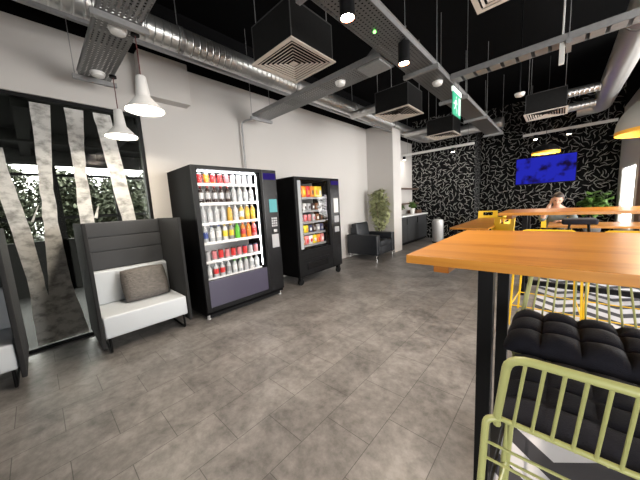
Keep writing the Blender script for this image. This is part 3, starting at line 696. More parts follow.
for k, (x, y, z, rr) in enumerate(((-3.52, 7.40, .868, .13), (-3.50, 8.3, .868, .10))):
    potted('potted_herb', ['bushy green plant on the white worktop beside the pier', 'small green plant in a white pot further along the worktop'][k], (x, y, z), .06+.02*k, .12+.06*k, .1, .26+.06*k, (rr, rr, rr*.9), 150, .10, M['leafg'], M['potw'], 40+k)
t = thing('serving_tray', 'dark wooden crate on the white worktop against the wall', 'tray', (-3.6, 8.65, .868))
b = NB(); box(b, (-3.75, 8.48, .868), (-3.42, 8.86, .885)); obj('base', b, M['shelfwood'], t)
for lo, hi in (((-3.75, 8.48), (-3.74, 8.86)), ((-3.43, 8.48), (-3.42, 8.86)), ((-3.74, 8.48), (-3.43, 8.49)), ((-3.74, 8.85), (-3.43, 8.86))):
    b = NB(); box(b, (lo[0], lo[1], .885), (hi[0], hi[1], .98)); obj('side', b, M['shelfwood'], t)
t = thing('waste_bin', 'tall brushed steel bin standing before the patterned wall', 'bin', (-2.66, 8.15, 0))
b = NB(); lathe(b, [(.15, .03), (.155, .05), (.155, .60)], (-2.66, 8.15, 0), 28); obj('drum', b, M['steel'], t, True)
b = NB(); lathe(b, [(.158, .60), (.158, .63), (.14, .68), (.06, .70)], (-2.66, 8.15, 0), 28); obj('lid', b, M['steel'], t, True)
b = NB(); lathe(b, [(.16, 0), (.16, .03)], (-2.66, 8.15, 0), 28); box(b, (-2.69, 7.94, .008), (-2.63, 8.02, .022)); obj('foot_ring', b, M['black'], t, True)

# television
t = thing('tv_screen', 'wide wall-hung television showing a blue picture on patterned wall', 'television', (-.33, YT-.06, 1.56))
b = NB(); box(b, (-.985, YT-.075, 1.555), (.31, YT-.025, 2.315), .006); obj('bezel', b, M['black'], t)
b = NB(); box(b, (-.965, YT-.078, 1.58), (.29, YT-.075, 2.295)); obj('screen', b, M['screen'], t)
b = NB(); box(b, (-.5, YT-.025, 1.75), (-.15, YT, 2.1)); obj('wall_bracket', b, M['black'], t)

# ------------------------------------------------------------------ tables
def make_bar_table(label, loc, L, D=.965, H=1.08):
    t = thing('bar_table', label, 'table', (0, 0, 0), 'high bar tables')
    b = NB(); box(b, (0, 0, H-.034), (L, D, H), .003); obj('tabletop', b, M['wood'], t)
    for x in (.075, L-.135):
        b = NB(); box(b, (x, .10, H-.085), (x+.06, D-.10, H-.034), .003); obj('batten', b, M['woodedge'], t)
    for x in (.23, L-.285):
        for y in (.15, .62):
            b = NB(); box(b, (x, y, .007), (x+.052, y+.05, H-.034), .003); obj('leg', b, M['black'], t)
        b = NB(); box(b, (x, .20, .007), (x+.052, .62, .05), .003); obj('foot_bar', b, M['black'], t)
    t.location = loc; return t
t1 = make_bar_table('high oak-topped bar table in the right foreground over the green stools', (-.455, 1.01, 0), 1.9)
t2 = dup(t1, (-.56, 3.95, 0), 0, 'second high oak bar table, further back, before the television')
b = NB(); box(b, (.285, .44, .08), (1.9-.285, .50, .14), .003); obj('stretcher', b, M['black'], t2, world=False)
def make_low_table(label, loc, L, D, H=.75):
    t = thing('dining_table', label, 'table', (0, 0, 0), 'low oak tables')
    b = NB(); box(b, (0, 0, H-.032), (L, D, H), .003); obj('tabletop', b, M['wood'], t)
    for x in (.06, L-.115):
        for y in (.06, D-.115):
            b = NB(); box(b, (x, y, 0), (x+.055, y+.055, H-.032), .003); obj('leg', b, M['black'], t)
    t.location = loc; return t
lt = make_low_table('low oak table with yellow chairs, left behind the foreground table', (-1.50, 5.25, 0), .62, 2.55)
make_low_table('low oak table where the person in grey sits', (-.12, 5.75, 0), 1.15, .80)

# ------------------------------------------------------------------ wire bar stools
def make_stool(mat, name_label):
    t = thing('bar_stool', name_label, 'stool', (0, 0, 0), 'wire bar stools')
    w, zs = .205, .675
    b = NB(); tube(b, [(-w, -.20, zs+.02), (-w, -.15, zs), (-w, .20, zs), (w, .20, zs), (w, -.15, zs), (w, -.20, zs+.02)], .009, 10, fil=.04)
    for k in range(7): 
        x = -w+.05+k*(2*w-.1)/6; tube(b, [(x, -.20, zs+.022), (x, -.16, zs+.002), (x, .20, zs+.002)], .0035, 6)
    obj('seat_frame', b, mat, t, True)
    b = NB(); tube(b, [(-w, -.20, zs+.025), (-w+.030, -.292, .937), (w-.030, -.292, .937), (w, -.20, zs+.025)], .0096, 12, fil=.045)
    tube(b, [(-w, -.20, zs+.028), (w, -.20, zs+.028)], .0068, 10)
    for s in (-1, 1): tube(b, [(s*w, -.20, zs+.03), (s*w, -.19, zs)], .0095, 8)
    bk = obj('backrest', b, mat, t, True)
    for k in range(10):
        x = -w+(k+1)*2*w/11
        b = NB(); tube(b, [(x, -.203, zs+.03), (x*.86, -.289, .930)], .0038, 8); obj('spindle', b, mat, bk, True)
    for sx in (-1, 1):
        b = NB(); tube(b, [(sx*(w-.005), -.20, zs+.028), (sx*(w+.022), -.215, zs+.022), (sx*(w+.045), -.27, .006)], .0092, 10, fil=.02); obj('leg', b, mat, t, True)
        b = NB(); tube(b, [(sx*(w-.01), .19, zs-.005), (sx*(w+.02), .235, .006)], .0095, 10); obj('leg', b, mat, t, True)
    b = NB(); q = lambda z: (w+.02+.025*(1-z/zs))
    z = .20; tube(b, [(-q(z), -.245, z), (q(z), -.245, z), (q(z)-.02, .215, z), (-q(z)+.02, .215, z)], .0055, 8, closed=True, fil=.01); obj('footrest', b, mat, t, True)
    b = NB()
    for z in (.635, .585): tube(b, [(-w-.020, -.222, z), (w+.020, -.222, z)], .0038, 8)
    obj('crossbar', b, mat, t, True)
    return t
def make_pad(th, nx=3, ny=3, wx=.40, wy=.39, puff=1., seed=0):
    b = NB(); n = 36; rnd = random.Random(seed)
    T, Bm = [], []
    for i in range(n+1):
        a, c = [], []
        for j in range(n+1):
            u, v = i/n, j/n
            e = min(1, ((1-abs(2*u-1)**5)*(1-abs(2*v-1)**5)))**.45
            cu, cv = abs(math.sin(PI*u*nx)), abs(math.sin(PI*v*ny))
            q = (cu*cv)**.42
            z = th*(.50*e + puff*.50*e*q) + .004*mnoise.noise(V(u*7, v*7, seed))
            z = max(z, .006)
            bulge = 1+.015*(cu+cv-1)
            x, y = (u-.5)*wx*bulge, (v-.5)*wy*bulge
            a.append(b.verts.new((x, y, z))); c.append(b.verts.new((x*.985, y*.985, 0)))
        T.append(a); Bm.append(c)
    for i in range(n):
        for j in range(n):
            b.faces.new((T[i][j], T[i+1][j], T[i+1][j+1], T[i][j+1])); b.faces.new((Bm[i][j], Bm[i][j+1], Bm[i+1][j+1], Bm[i+1][j]))
    for i in range(n):
        for s in (0, n):
            b.faces.new((T[i][s], T[i+1][s], Bm[i+1][s], Bm[i][s])); b.faces.new((T[s][i], T[s][i+1], Bm[s][i+1], Bm[s][i]))
    return b
ZP = .688
gs = make_stool(M['green'], 'pale green wire bar stool in the near right corner, back to camera')
gs.location = (.107, .975, 0)
dup(gs, (.095, 1.405, 0), PI, 'pale green wire stool opposite, under the oak table, facing the camera')
ys = make_stool(M['yellow'], 'yellow wire bar stool on the near side of the second bar table')
ys.location = (-.06, 3.36, 0); ys.scale = (1.03,)*3
dup(ys, (.46, 3.36, 0), 0, 'yellow wire bar stool at second bar table, nearest the right photo edge')
o = obj('seat_pad', make_pad(.055, 4, 4, puff=.35, seed=1), M['pad'], smooth=True); o.location = (.10, .985, ZP); tag(o, 'flat black quilted pad on the nearest green stool', 'seat pad', 'black stool pads')
o = obj('seat_pad', make_pad(.088, 4, 3, wx=.455, wy=.40, puff=.7, seed=2), M['pad'], smooth=True); o.location = (.085, 1.395, ZP); tag(o, 'puffy black tufted pad on the opposite green stool, under the table', 'seat pad', 'black stool pads')
t = thing('bar_stool', 'backless black stool with a padded seat behind the second bar table', 'stool', (.235, 5.42, 0))
b = NB(); box(b, (.045, 5.25, .815), (.425, 5.60, .895), .03); obj('seat', b, M['pad'], t, True)
for sx in (-1, 1):
    for sy in (-1, 1):
        b = NB(); tube(b, [(.235+sx*.10, 5.42+sy*.10, .815), (.235+sx*.18, 5.42+sy*.18, 0)], .012, 10); obj('leg', b, M['black'], t, True)
b = NB(); q = .157; tube(b, [(.235-q, 5.42-q, .21), (.235+q, 5.42-q, .21), (.235+q, 5.42+q, .21), (.235-q, 5.42+q, .21)], .008, 8, closed=True, fil=.01); obj('footrest', b, M['black'], t, True)

# yellow moulded chairs at the low tables
def make_chair(label):
    t = thing('dining_chair', label, 'chair', (0, 0, 0), 'yellow moulded chairs')
    b = NB(); n = 12; T, U = [], []
    prof = [(.20, .435), (.18, .45), (.05, .44), (-.12, .435), (-.18, .455), (-.205, .52), (-.225, .62), (-.24, .72), (-.25, .80), (-.252, .835)]
    for (y, z) in prof:
        a, c = [], []
        for i in range(n+1):
            u = i/n*2-1; w = .215-.02*max(0, (z-.5))
            up = .02*u*u; fw = .03*u*u if z > .5 else 0
            a.append(b.verts.new((u*w, y+fw, z+(up if z < .5 else 0)))); c.append(b.verts.new((u*w, y+fw-(.012 if z > .5 else 0), z+(up if z < .5 else 0)-(.012 if z <= .5 else .0))))
        T.append(a); U.append(c)
    m = len(prof)
    hole = lambda i, j: 7 <= i < 8 and 3 <= j < 9
    for i in range(m-1):
        for j in range(n):
            if hole(i, j): continue
            b.faces.new((T[i][j], T[i][j+1], T[i+1][j+1], T[i+1][j])); b.faces.new((U[i][j], U[i+1][j], U[i+1][j+1], U[i][j+1]))
    for j in range(n):
        for i in (0, m-1): b.faces.new((T[i][j], T[i][j+1], U[i][j+1], U[i][j]))
    for i in range(m-1):
        for j in (0, n): b.faces.new((T[i][j], T[i+1][j], U[i+1][j], U[i][j]))
    for j in range(3, 9):
        for i in (7, 8): b.faces.new((T[i][j], T[i][j+1], U[i][j+1], U[i][j]))
    for j in (3, 9): b.faces.new((T[7][j], T[8][j], U[8][j], U[7][j]))
    obj('seat_shell', b, M['yellowd'], t, True)
    for sx in (-1, 1):
        for sy in (-1, 1):
            b = NB(); tube(b, [(sx*.15, sy*.13, .44), (sx*.20, sy*.20, 0)], .012, 10); obj('leg', b, M['yellow'], t, True)
    return t
ch = make_chair('yellow moulded chair at the far end of the low oak table'); ch.scale = (1.08,)*3; ch.location = (-1.42, 8.12, 0); ch.rotation_euler = (0, 0, PI)
dup(ch, (-.88, 5.60, 0), PI/2+.85, 'yellow moulded chair along the right side of the low oak table')
dup(ch, (-.49, 6.20, 0), -.2-PI/2, 'yellow moulded chair left of the seated person')
pc = dup(ch, (-.02, 6.78, 0), PI, 'yellow moulded chair the person in grey sits on')

# ------------------------------------------------------------------ person at the low table
def skin_body(name, verts, edges, radii, mat, parent, root=0, sub=2):
    me = bpy.data.meshes.new(name); me.from_pydata(verts, edges, []); me.materials.append(mat)
    o = bpy.data.objects.new(name, me); COL.objects.link(o)
    md = o.modifiers.new('skin', 'SKIN'); md.use_smooth_shade = True
    for i, r in enumerate(radii):
        sv = me.skin_vertices[0].data[i]; sv.radius = r if isinstance(r, tuple) else (r, r); sv.use_root = (i == root)
    s = o.modifiers.new('sub', 'SUBSURF'); s.levels = sub; s.render_levels = sub
    o.parent = parent; return o
P = thing('person', 'person in a grey top sitting bent over the low table, head on hand', 'person', (-.02, 6.72, 0))
# local coordinates: faces -Y (towards the camera side of the room)
bv = [(0, 0, .52), (0, -.02, .66), (0, -.07, .82), (0, -.13, .95), (0, -.20, 1.04), (0, -.25, 1.12),   # pelvis .. neck, head base
      (.16, -.12, .93), (.25, -.22, .80), (.10, -.40, .785), (-.16, -.12, .93), (-.21, -.30, .79), (-.13, -.33, 1.0), (-.09, -.31, 1.10),
      (.10, -.06, .50), (.12, -.42, .50), (.12, -.44, .10), (.12, -.54, .045), (-.10, -.06, .50), (-.12, -.42, .50), (-.12, -.44, .10), (-.12, -.54, .045)]
be = [(0, 1), (1, 2), (2, 3), (3, 4), (4, 5), (3, 6), (6, 7), (7, 8), (3, 9), (9, 10), (10, 11), (11, 12), (0, 13), (13, 14), (14, 15), (15, 16), (0, 17), (17, 18), (18, 19), (19, 20)]
br = [(.15, .11), (.13, .10), (.15, .11), (.13, .09), (.055, .055), (.05, .05), .065, .045, .03, .065, .045, .032, .026, .085, .06, .042, .038, .085, .06, .042, .038]
body = skin_body('body', bv, be, br, M['skin'], P)
sv = bv[:4]+[bv[6], bv[7], (.19, -.30, .79), bv[9], bv[10], (-.18, -.315, .87), (0, -.165, .99)]
se = [(0, 1), (1, 2), (2, 3), (3, 4), (4, 5), (5, 6), (3, 7), (7, 8), (8, 9), (3, 10)]
skin_body('shirt', sv, se, [(.165, .125), (.145, .115), (.165, .125), (.145, .10), .08, .058, .046, .08, .058, .044, .07], M['shirt'], P)
jv = [bv[0], bv[13], bv[14], bv[15], bv[17], bv[18], bv[19]]
skin_body('trousers', jv, [(0, 1), (1, 2), (2, 3), (0, 4), (4, 5), (5, 6)], [(.16, .125), .10, .075, .055, .10, .075, .055], M['jeans'], P)
# head with a face, ears, hand and hair
b = NB(); bmesh.ops.create_uvsphere(b, u_segments=32, v_segments=24, radius=1)
for v in b.verts:
    x, y, z = v.co; s = 1-.16*max(0, -z)**1.2
    v.co = V(x*.075*s, y*.094*(1-.05*max(0, -z)), z*.115)
    d = v.co
    if d.y < -.02:
        d.y -= .020*math.exp(-((d.x/.013)**2+((d.z+.012)/.022)**2))          # nose
        d.y += .009*(math.exp(-(((d.x-.031)/.014)**2+((d.z-.014)/.011)**2))+math.exp(-(((d.x+.031)/.014)**2+((d.z-.014)/.011)**2)))  # eye sockets
        d.y -= .005*math.exp(-((d.x/.024)**2+((d.z+.054)/.008)**2)); d.y += .004*math.exp(-((d.x/.024)**2+((d.z+.062)/.004)**2))
        d.y -= .008*math.exp(-((d.x/.02)**2+((d.z+.095)/.016)**2))
hm = Matrix.Translation((0, -.30, 1.165)) @ Matrix.Rotation(math.radians(22), 4, 'X') @ Matrix.Rotation(math.radians(10), 4, 'Y')
for sx in (-1, 1):
    r = bmesh.ops.create_uvsphere(b, u_segments=10, v_segments=8, radius=1)
    for v in r['verts']: v.co = V(sx*.076+v.co.x*.010, .008+v.co.y*.018, -.004+v.co.z*.030)
bmesh.ops.transform(b, matrix=hm, verts=b.verts)
hd = obj('head', b, M['skin'], P, True, world=False)
b = NB()
for sx in (-1, 1):
    r = bmesh.ops.create_uvsphere(b, u_segments=10, v_segments=8, radius=.011)
    for v in r['verts']: v.co += V(sx*.031, -.076, .014)
bmesh.ops.transform(b, matrix=hm, verts=b.verts); obj('eyes', b, M['hair'], hd, True, world=False)
b = NB(); bmesh.ops.create_uvsphere(b, u_segments=32, v_segments=24, radius=1)
for v in list(b.verts):
    x, y, z = v.co; v.co = V(x*.088, .012+y*.104, .014+z*.118)+V(0, 0, 0)
    v.co *= 1+.05*mnoise.noise(v.co*40)
bmesh.ops.delete(b, geom=[v for v in b.verts if (v.co.y < -.045 and v.co.z < .072) or v.co.z < -.085], context='VERTS')
bmesh.ops.transform(b, matrix=hm, verts=b.verts); obj('hair', b, M['hair'], hd, True, world=False)
def hand(base, d, side):
    d = Vector(d).normalized(); u = d.cross(Vector(side)).normalized(); w = Vector(side).normalized()
    vs = [tuple(Vector(base)), tuple(Vector(base)+d*.045), tuple(Vector(base)+d*.085)]; es = [(0, 1), (1, 2)]; rs = [(.022, .018), (.034, .016), (.036, .013)]
    o = skin_body('hand', vs, es, rs, M['skin'], P, 0, 2)
    for k, L in enumerate((.062, .072, .067, .052)):
        p0 = Vector(base)+d*.075+u*(-.027+.018*k); p1 = p0+d*L*.5+w*.004; p2 = p1+d*L*.35+w*.018; p3 = p2+d*L*.2+w*.018
        f_ = skin_body('finger', [tuple(p) for p in (p0, p1, p2, p3)], [(0, 1), (1, 2), (2, 3)], [.0088, .0082, .0075, .0065], M['skin'], o, 0, 1)
    p0 = Vector(base)+d*.02+u*-.024; f_ = skin_body('thumb', [tuple(p) for p in (p0, p0+d*.03-u*.024, p0+d*.06-u*.032+w*.008)], [(0, 1), (1, 2)], [.011, .010, .008], M['skin'], o, 0, 1)
hand((-.09, -.31, 1.09), (.1, .02, 1), (1, .2, 0))
hand((.10, -.40, .79), (-1, -.25, .0), (0, 0, -1))

# ------------------------------------------------------------------ rug under the bar tables
b = NB(); box(b, (-.165, 1.10, 0.0), (2.4, 5.15, .006)); single('rug', b, M['rug'], (1.0, 3.3, 0), 'large black and white zigzag rug under the bar tables', 'rug')

# ------------------------------------------------------------------ ceiling services
ZT = 2.70
def tray(name, label, axis, a, bb, c0, c1, z, depth=.05, mat='perf', group='cable trays under the ceiling', rods=(), extra=None, rungs=False):
    lo = [a, c0, z] if axis == 0 else [c0, a, z]; hi = [bb, c1, z] if axis == 0 else [c1, bb, z]
    t = thing(name, label, 'cable tray', ((lo[0]+hi[0])/2, (lo[1]+hi[1])/2, z), group)
    b = NB()
    if rungs:
        x = lo[0]
        while x < hi[0]: box(b, (x, lo[1], z), (min(x+.10, hi[0]), hi[1], z+.003)); x += .13
    else: box(b, (lo[0], lo[1], z), (hi[0], hi[1], z+.003))
    obj('tray_base', b, M[mat], t)
    for s in (0, 1):
        b = NB()
        if axis == 0: y = (c0, c1)[s]; box(b, (a, y-.002, z), (bb, y+.002, z+depth)); box(b, (a, y-(.0 if s else .012), z+depth-.003), (bb, y+(.012 if s else .0), z+depth))
        else: x = (c0, c1)[s]; box(b, (x-.002, a, z), (x+.002, bb, z+depth)); box(b, (x-(.0 if s else .012), a, z+depth-.003), (x+(.012 if s else .0), bb, z+depth))
        obj('side_flange', b, M['galv'], t)
    for p in rods:
        b = NB()
        if axis == 0: box(b, (p-.02, c0-.05, z-.042), (p+.02, c1+.05, z-.001))
        else: box(b, (c0-.05, p-.02, z-.042), (c1+.05, p+.02, z-.001))
        br_ = obj('bracket', b, M['galv'], t)
        for q in (c0-.03, c1+.03):
            b = NB(); pt = (p, q) if axis == 0 else (q, p); cyl(b, (pt[0], pt[1], z-.05), (pt[0], pt[1], CZ), .0035, n=8); obj('hanger_rod', b, M['galv'], br_)
    return t
tray('hanging_cable_tray', 'wide perforated tray running deep into the room, carrying the exit sign', 1, .6, 7.6, -1.32, -1.04, ZT, rods=(1.4, 3.05, 4.25, 5.6, 7.3))
tray('hanging_cable_tray', 'perforated tray crossing to the left wall above the drinks machine', 0, -3.52, -1.34, 2.46, 2.75, ZT-.005, rods=(-3.49,))
tray('hanging_cable_tray', 'short perforated tray over the booths, holding the white pendants', 0, -3.56, -1.9, .49, .735, ZT, rods=(-3.53, -2.38))
tray('hanging_cable_tray', 'narrow ladder tray crossing to the right from the exit sign', 0, -1.03, 3.6, 3.60, 3.75, ZT+.01, depth=.06, mat='galv', rods=(.0, 2.0), rungs=True)
# gusset where the cross tray meets the main one
b = NB(); prism(b, [(-1.62, ZT-.02), (-1.36, ZT-.02), (-1.36, ZT+.12), (-1.42, ZT+.12)], 1, 2.48, 2.73); single('hanging_gusset', b, M['galv'], (-1.49, 2.6, ZT-.02), 'bright steel gusset joining the cross tray to the main tray', 'bracket')
# ducts
def lth(bm, axis, a, bb, c, r, n=40):
    p = (a, c[0], c[1]) if axis == 0 else (c[0], a, c[1]); q = (bb, c[0], c[1]) if axis == 0 else (c[0], bb, c[1]); cyl(bm, p, q, r, n=n)
t = thing('ventilation_duct', 'long spiral duct along the top of the left wall', 'duct', (-3.15, 2, 3.17))
b = NB(); lth(b, 1, -3.5, 8.1, (-3.15, 3.17), .128); obj('pipe', b, M['duct'], t, True)
for y in (-.4, 1.33, 3.0, 4.6, 6.2):
    b = NB(); lth(b, 1, y-.02, y+.02, (-3.15, 3.17), .136); c_ = obj('collar', b, M['galv'], t, True)
    b = NB(); cyl(b, (-3.15, y, 3.3), (-3.15, y, CZ), .005, n=8); obj('hanger_rod', b, M['galv'], c_)
b = NB(); tube(b, fillet([(-3.15, 8.09, 3.17), (-3.15, 8.5, 3.17), (-2.7, 8.5, 3.17)], .3, 8), .132, 32); obj('elbow', b, M['smooth'], t, True)
b = NB(); lth(b, 0, -2.72, -1.15, (8.5, 3.17), .128); obj('pipe', b, M['ductx'], t, True)
b = NB(); box(b, (-3.12, -3.5, 2.965), (-3.08, 8.0, 2.995)); single('hanging_conduit', b, M['galv'], (-3.1, 2, 2.965), 'thin steel trunking running just below the long spiral duct', 'trunking')
b = NB(); tube(b, [(-3.74, 2.40, 1.84), (-3.74, 2.40, 2.68), (-3.60, 2.52, 2.70), (-3.45, 2.56, 2.73)], .014, 10, fil=.1); single('hanging_conduit', b, M['galv'], (-3.74, 2.40, 1.84), 'grey cable conduit dropping from the cross tray to the drinks machine', 'conduit', smooth=True)
t = thing('ventilation_duct', 'big smooth steel duct at the upper right', 'duct', (.62, 5, 3.05))
b = NB(); lth(b, 1, -3.6, 8.0, (.57, 3.07), .152); obj('pipe', b, M['smooth'], t, True)
b = NB(); tube(b, fillet([(.57, 7.98, 3.07), (.57, 8.34, 3.07), (.2, 8.34, 3.07)], .28, 8), .153, 32); obj('elbow', b, M['smooth'], t, True)
for y in (1.5, 4.5): 
    b = NB(); lth(b, 1, y-.02, y+.02, (.57, 3.07), .158); obj('collar', b, M['galv'], t, True)
# diffusers
def make_diffuser(label):
    t = thing('ceiling_vent', label, 'air vent', (0, 0, 0), 'square air vents with black plenum boxes'); h = .305
    b = NB()
    def sq(r0, z0, r1, z1):
        A = [b.verts.new((sx*r0, sy*r0, z0)) for sx, sy in ((-1, -1), (1, -1), (1, 1), (-1, 1))]; B = [b.verts.new((sx*r1, sy*r1, z1)) for sx, sy in ((-1, -1), (1, -1), (1, 1), (-1, 1))]
        bridge(b, A, B)
    sq(h, 0, h, .012); sq(h, 0, h-.035, .0); sq(h-.035, 0, h-.035, .012); sq(h, .012, h-.035, .012)
    obj('frame', b, M['vent'], t, world=False)
    for k in range(7):
        r0 = h-.050-k*.036; b = NB(); sq(r0, .001, r0-.017, .006); sq(r0-.001, .0025, r0-.018, .0075); obj('louvre', b, M['vent'], t, world=False)
    b = NB(); box(b, (-.022, -.022, .002), (.022, .022, .01)); obj('centre_plate', b, M['vent'], t, world=False)
    b = NB()
    for lo, hi in (((-.28, -.28), (-.27, .28)), ((.27, -.28), (.28, .28)), ((-.27, -.28), (.27, -.27)), ((-.27, .27), (.27, .28))): box(b, (lo[0], lo[1], .012), (hi[0], hi[1], .34))
    box(b, (-.28, -.28, .34), (.28, .28, .35)); pb = obj('plenum_box', b, M['plenum'], t, world=False)
    b = NB()
    for sx, sy in ((-1, -1), (1, -1), (1, 1), (-1, 1)): box(b, (sx*.281-.004, sy*.281-.004, .012), (sx*.281+.004, sy*.281+.004, .352))
    for s in (-1, 1): box(b, (-.283, s*.281-.004, .345), (.283, s*.281+.004, .354)); box(b, (s*.281-.004, -.277, .345), (s*.281+.004, .277, .354))
    obj('edge_trim', b, M['plenumrim'], pb, world=False)
    for sx, sy in ((-1, -1), (1, 1), (1, -1), (-1, 1)):
        b = NB(); cyl(b, (sx*.25, sy*.25, .354), (sx*.25, sy*.25, CZ-2.75), .005, n=8); obj('hanger_rod', b, M['galv'], t, world=False)
    return t
dv = make_diffuser('largest cream air vent on a black box, above the vending machines'); dv.location = (-2.07, 2.005, 2.75)
dup(dv, (-2.07, 4.39, 2.75), 0, 'second cream air vent along the left duct, beyond the cross tray')
dup(dv, (-2.07, 6.72, 2.75), 0, 'farthest cream air vent on the left, before the kitchen wall')
dup(dv, (-.25, 2.32, 2.75), 0, 'cream air vent cut off by the top edge of the photo')
dup(dv, (-.26, 6.72, 2.75), 0, 'cream air vent at upper right joined to the big smooth duct')
for k, (y, z) in enumerate(((6.60, 3.0), (7.25, 2.93))):
    b = NB()
    if k == 0: lth(b, 0, .03, .425, (y, z), .07, 24)
    else: lth(b, 0, -.45, .43, (7.45, 2.94), .075, 24)
    single('ventilation_hose', b, M['ductx'], (.2, y if k == 0 else 7.45, z-.1), ['short ribbed duct from the right air vent to the smooth duct', 'ribbed duct crossing below the right air vent towards the elbow'][k], 'duct', smooth=True)
for k, y in enumerate((4.39, 6.72)):
    b = NB(); lth(b, 0, -3.02, -2.355, (y, 2.98), .07, 24); single('ventilation_hose', b, M['ductx'], (-2.7, y, 2.9), ['ribbed branch duct feeding the second left air vent', 'ribbed branch duct feeding the farthest left air vent'][k], 'duct', smooth=True)

# spotlights, detectors, pendants
def make_spot(label):
    t = thing('ceiling_spotlight', label, 'light', (0, 0, 0), 'cylindrical ceiling spotlights')
    b = NB(); lathe(b, [(.045, 0), (.05, .005), (.05, .17), (.02, .18)], (0, 0, 0), 24, False, True); obj('housing', b, M['black'], t, True, world=False)
    b = NB(); lathe(b, [(.046, .002), (.036, .05)], (0, 0, 0), 24, False, False); obj('reflector', b, M['copper'], t, True, world=False)
    b = NB(); cyl(b, (0, 0, .012), (0, 0, .02), .04, n=20); obj('lamp', b, M['spotdisc'], t, world=False)
    b = NB(); cyl(b, (0, 0, .18), (0, 0, .194), .02, n=12); obj('stem', b, M['black'], t, world=False)
    return t
sp = make_spot('glowing spotlight nearest the top edge, under the main tray'); sp.location = (-1.08, 1.56, 2.505)
dup(sp, (-1.075, 2.40, 2.505), 0, 'glowing spotlight under the main tray just beyond the joint of two trays')
SPOTS = [(-1.08, 1.56, 2.505), (-1.075, 2.40, 2.505)]
def make_detector(label):
    t = thing('smoke_detector', label, 'detector', (0, 0, 0), 'smoke detectors on the trays')
    b = NB(); lathe(b, [(.03, -.045), (.05, -.035), (.055, -.015)], (0, 0, 0), 24); obj('sensor', b, M['white'], t, True, world=False)
    b = NB(); lathe(b, [(.06, -.015), (.06, 0)], (0, 0, 0), 24); obj('base', b, M['white'], t, True, world=False); return t
sd = make_detector('round white detector under the booth tray, near its outer bracket'); sd.location = (-2.50, .615, ZT-.002)
dup(sd, (-3.36, .61, ZT-.002), 0, 'round white detector at the wall end of the booth tray')
dup(sd, (-1.92, 2.58, ZT-.007), 0, 'round white detector on the cross tray beside the big vent')
dup(sd, (-1.15, 3.50, ZT-.002), 0, 'small white detector under the main tray before the exit sign')
for lab, p in (('white detector hanging alone in the dark ceiling beside the right vent', (-.47, 4.75, 2.68)),):
    d_ = dup(sd, p, 0, lab); b = NB(); cyl(b, (0, 0, 0), (0, 0, CZ-p[2]), .008, n=8); obj('stem', b, M['black'], d_, world=False)
b = NB(); cyl(b, (-1.19, 2.10, ZT-.012), (-1.19, 2.10, ZT), .012, n=12); single('ceiling_indicator', b, M['greenled'], (-1.19, 2.10, ZT-.012), 'tiny green indicator light under the main tray', 'light')
b = NB(); box(b, (-.065, 3.61, 2.52), (-.025, 3.65, 2.71), .004); tube(b, [(-.045, 3.63, 2.7), (-.045, 3.63, CZ)], .008, 8); single('ceiling_sensor', b, M['white'], (-.045, 3.63, 2.52), 'slim white sensor on a rod below the narrow ladder tray', 'sensor')

t = thing('exit_sign', 'green and white running-man exit sign hanging from the main tray', 'sign', (-1.0, 3.74, 2.31))
b = NB(); box(b, (-1.006, 3.575, 2.31), (-.994, 3.90, 2.57), .002); pl = obj('sign_panel', b, M['exitg'], t)
b = NB()
for x, s in ((-.9935, 1), (-1.0065, -1)):
    xa, xb = (x, x+.0008) if s > 0 else (x-.0008, x)
    box(b, (xa, 3.80, 2.34), (xb, 3.88, 2.54))                                   # doorway
    for pts in ([(3.69, 2.51), (3.715, 2.51), (3.715, 2.535), (3.69, 2.535)], [(3.665, 2.44), (3.70, 2.42), (3.72, 2.49), (3.685, 2.50)],
                [(3.68, 2.43), (3.70, 2.42), (3.74, 2.38), (3.735, 2.34), (3.72, 2.34), (3.72, 2.375)], [(3.665, 2.44), (3.68, 2.42), (3.655, 2.38), (3.62, 2.375), (3.62, 2.39), (3.645, 2.395)],
                [(3.715, 2.485), (3.75, 2.455), (3.745, 2.44), (3.71, 2.465)], [(3.685, 2.495), (3.645, 2.475), (3.64, 2.445), (3.65, 2.445), (3.66, 2.465), (3.69, 2.475)],
                [(3.59, 2.44), (3.61, 2.46), (3.61, 2.446), (3.655, 2.446), (3.655, 2.434), (3.61, 2.434), (3.61, 2.42)]):
        prism(b, pts, 0, xa, xb)
obj('running_man', b, M['exitw'], pl)
b = NB(); box(b, (-1.012, 3.56, 2.57), (-.988, 3.915, 2.625), .004); obj('lamp_housing', b, M['exitw'], t)
for y in (3.65, 3.82):
    b = NB(); cyl(b, (-1.0, y, 2.62), (-1.0, y, 2.76), .005, n=8); obj('hanger', b, M['galv'], t)

def make_pendant(label):
    t = thing('pendant_lamp', label, 'lamp', (0, 0, 0), 'white cone pendants over the booths')
    b = NB(); lathe(b, [(.138, 0), (.137, .006), (.052, .105), (.050, .115), (.036, .255), (.030, .262)], (0, 0, 0), 36, False, True)
    lathe(b, [(.1365, 0), (.1345, .006), (.05, .103)], (0, 0, 0), 36, False, False); obj('shade', b, M['white'], t, True, world=False)
    b = NB(); lathe(b, [(.128, .010), (.128, .014)], (0, 0, 0), 36); obj('diffuser', b, M['lampdisc'], t, world=False)
    b = NB(); tube(b, [(0, 0, .26), (.004, 0, .42), (0, 0, .56)], .004, 8); obj('flex', b, M['redcable'], t, world=False)
    b = NB(); cyl(b, (0, 0, .555), (0, 0, .575), .03, n=16); obj('ceiling_rose', b, M['black'], t, world=False)
    return t
pn = make_pendant('white cone pendant nearer the camera, right-hand of the two, lit'); pn.location = (-2.50, .725, 2.135)
dup(pn, (-3.28, .71, 2.095), 0, 'white cone pendant nearer the glazing, left-hand and lower in the photo')
PEND = [(-2.50, .725, 2.13), (-3.28, .71, 2.09)]
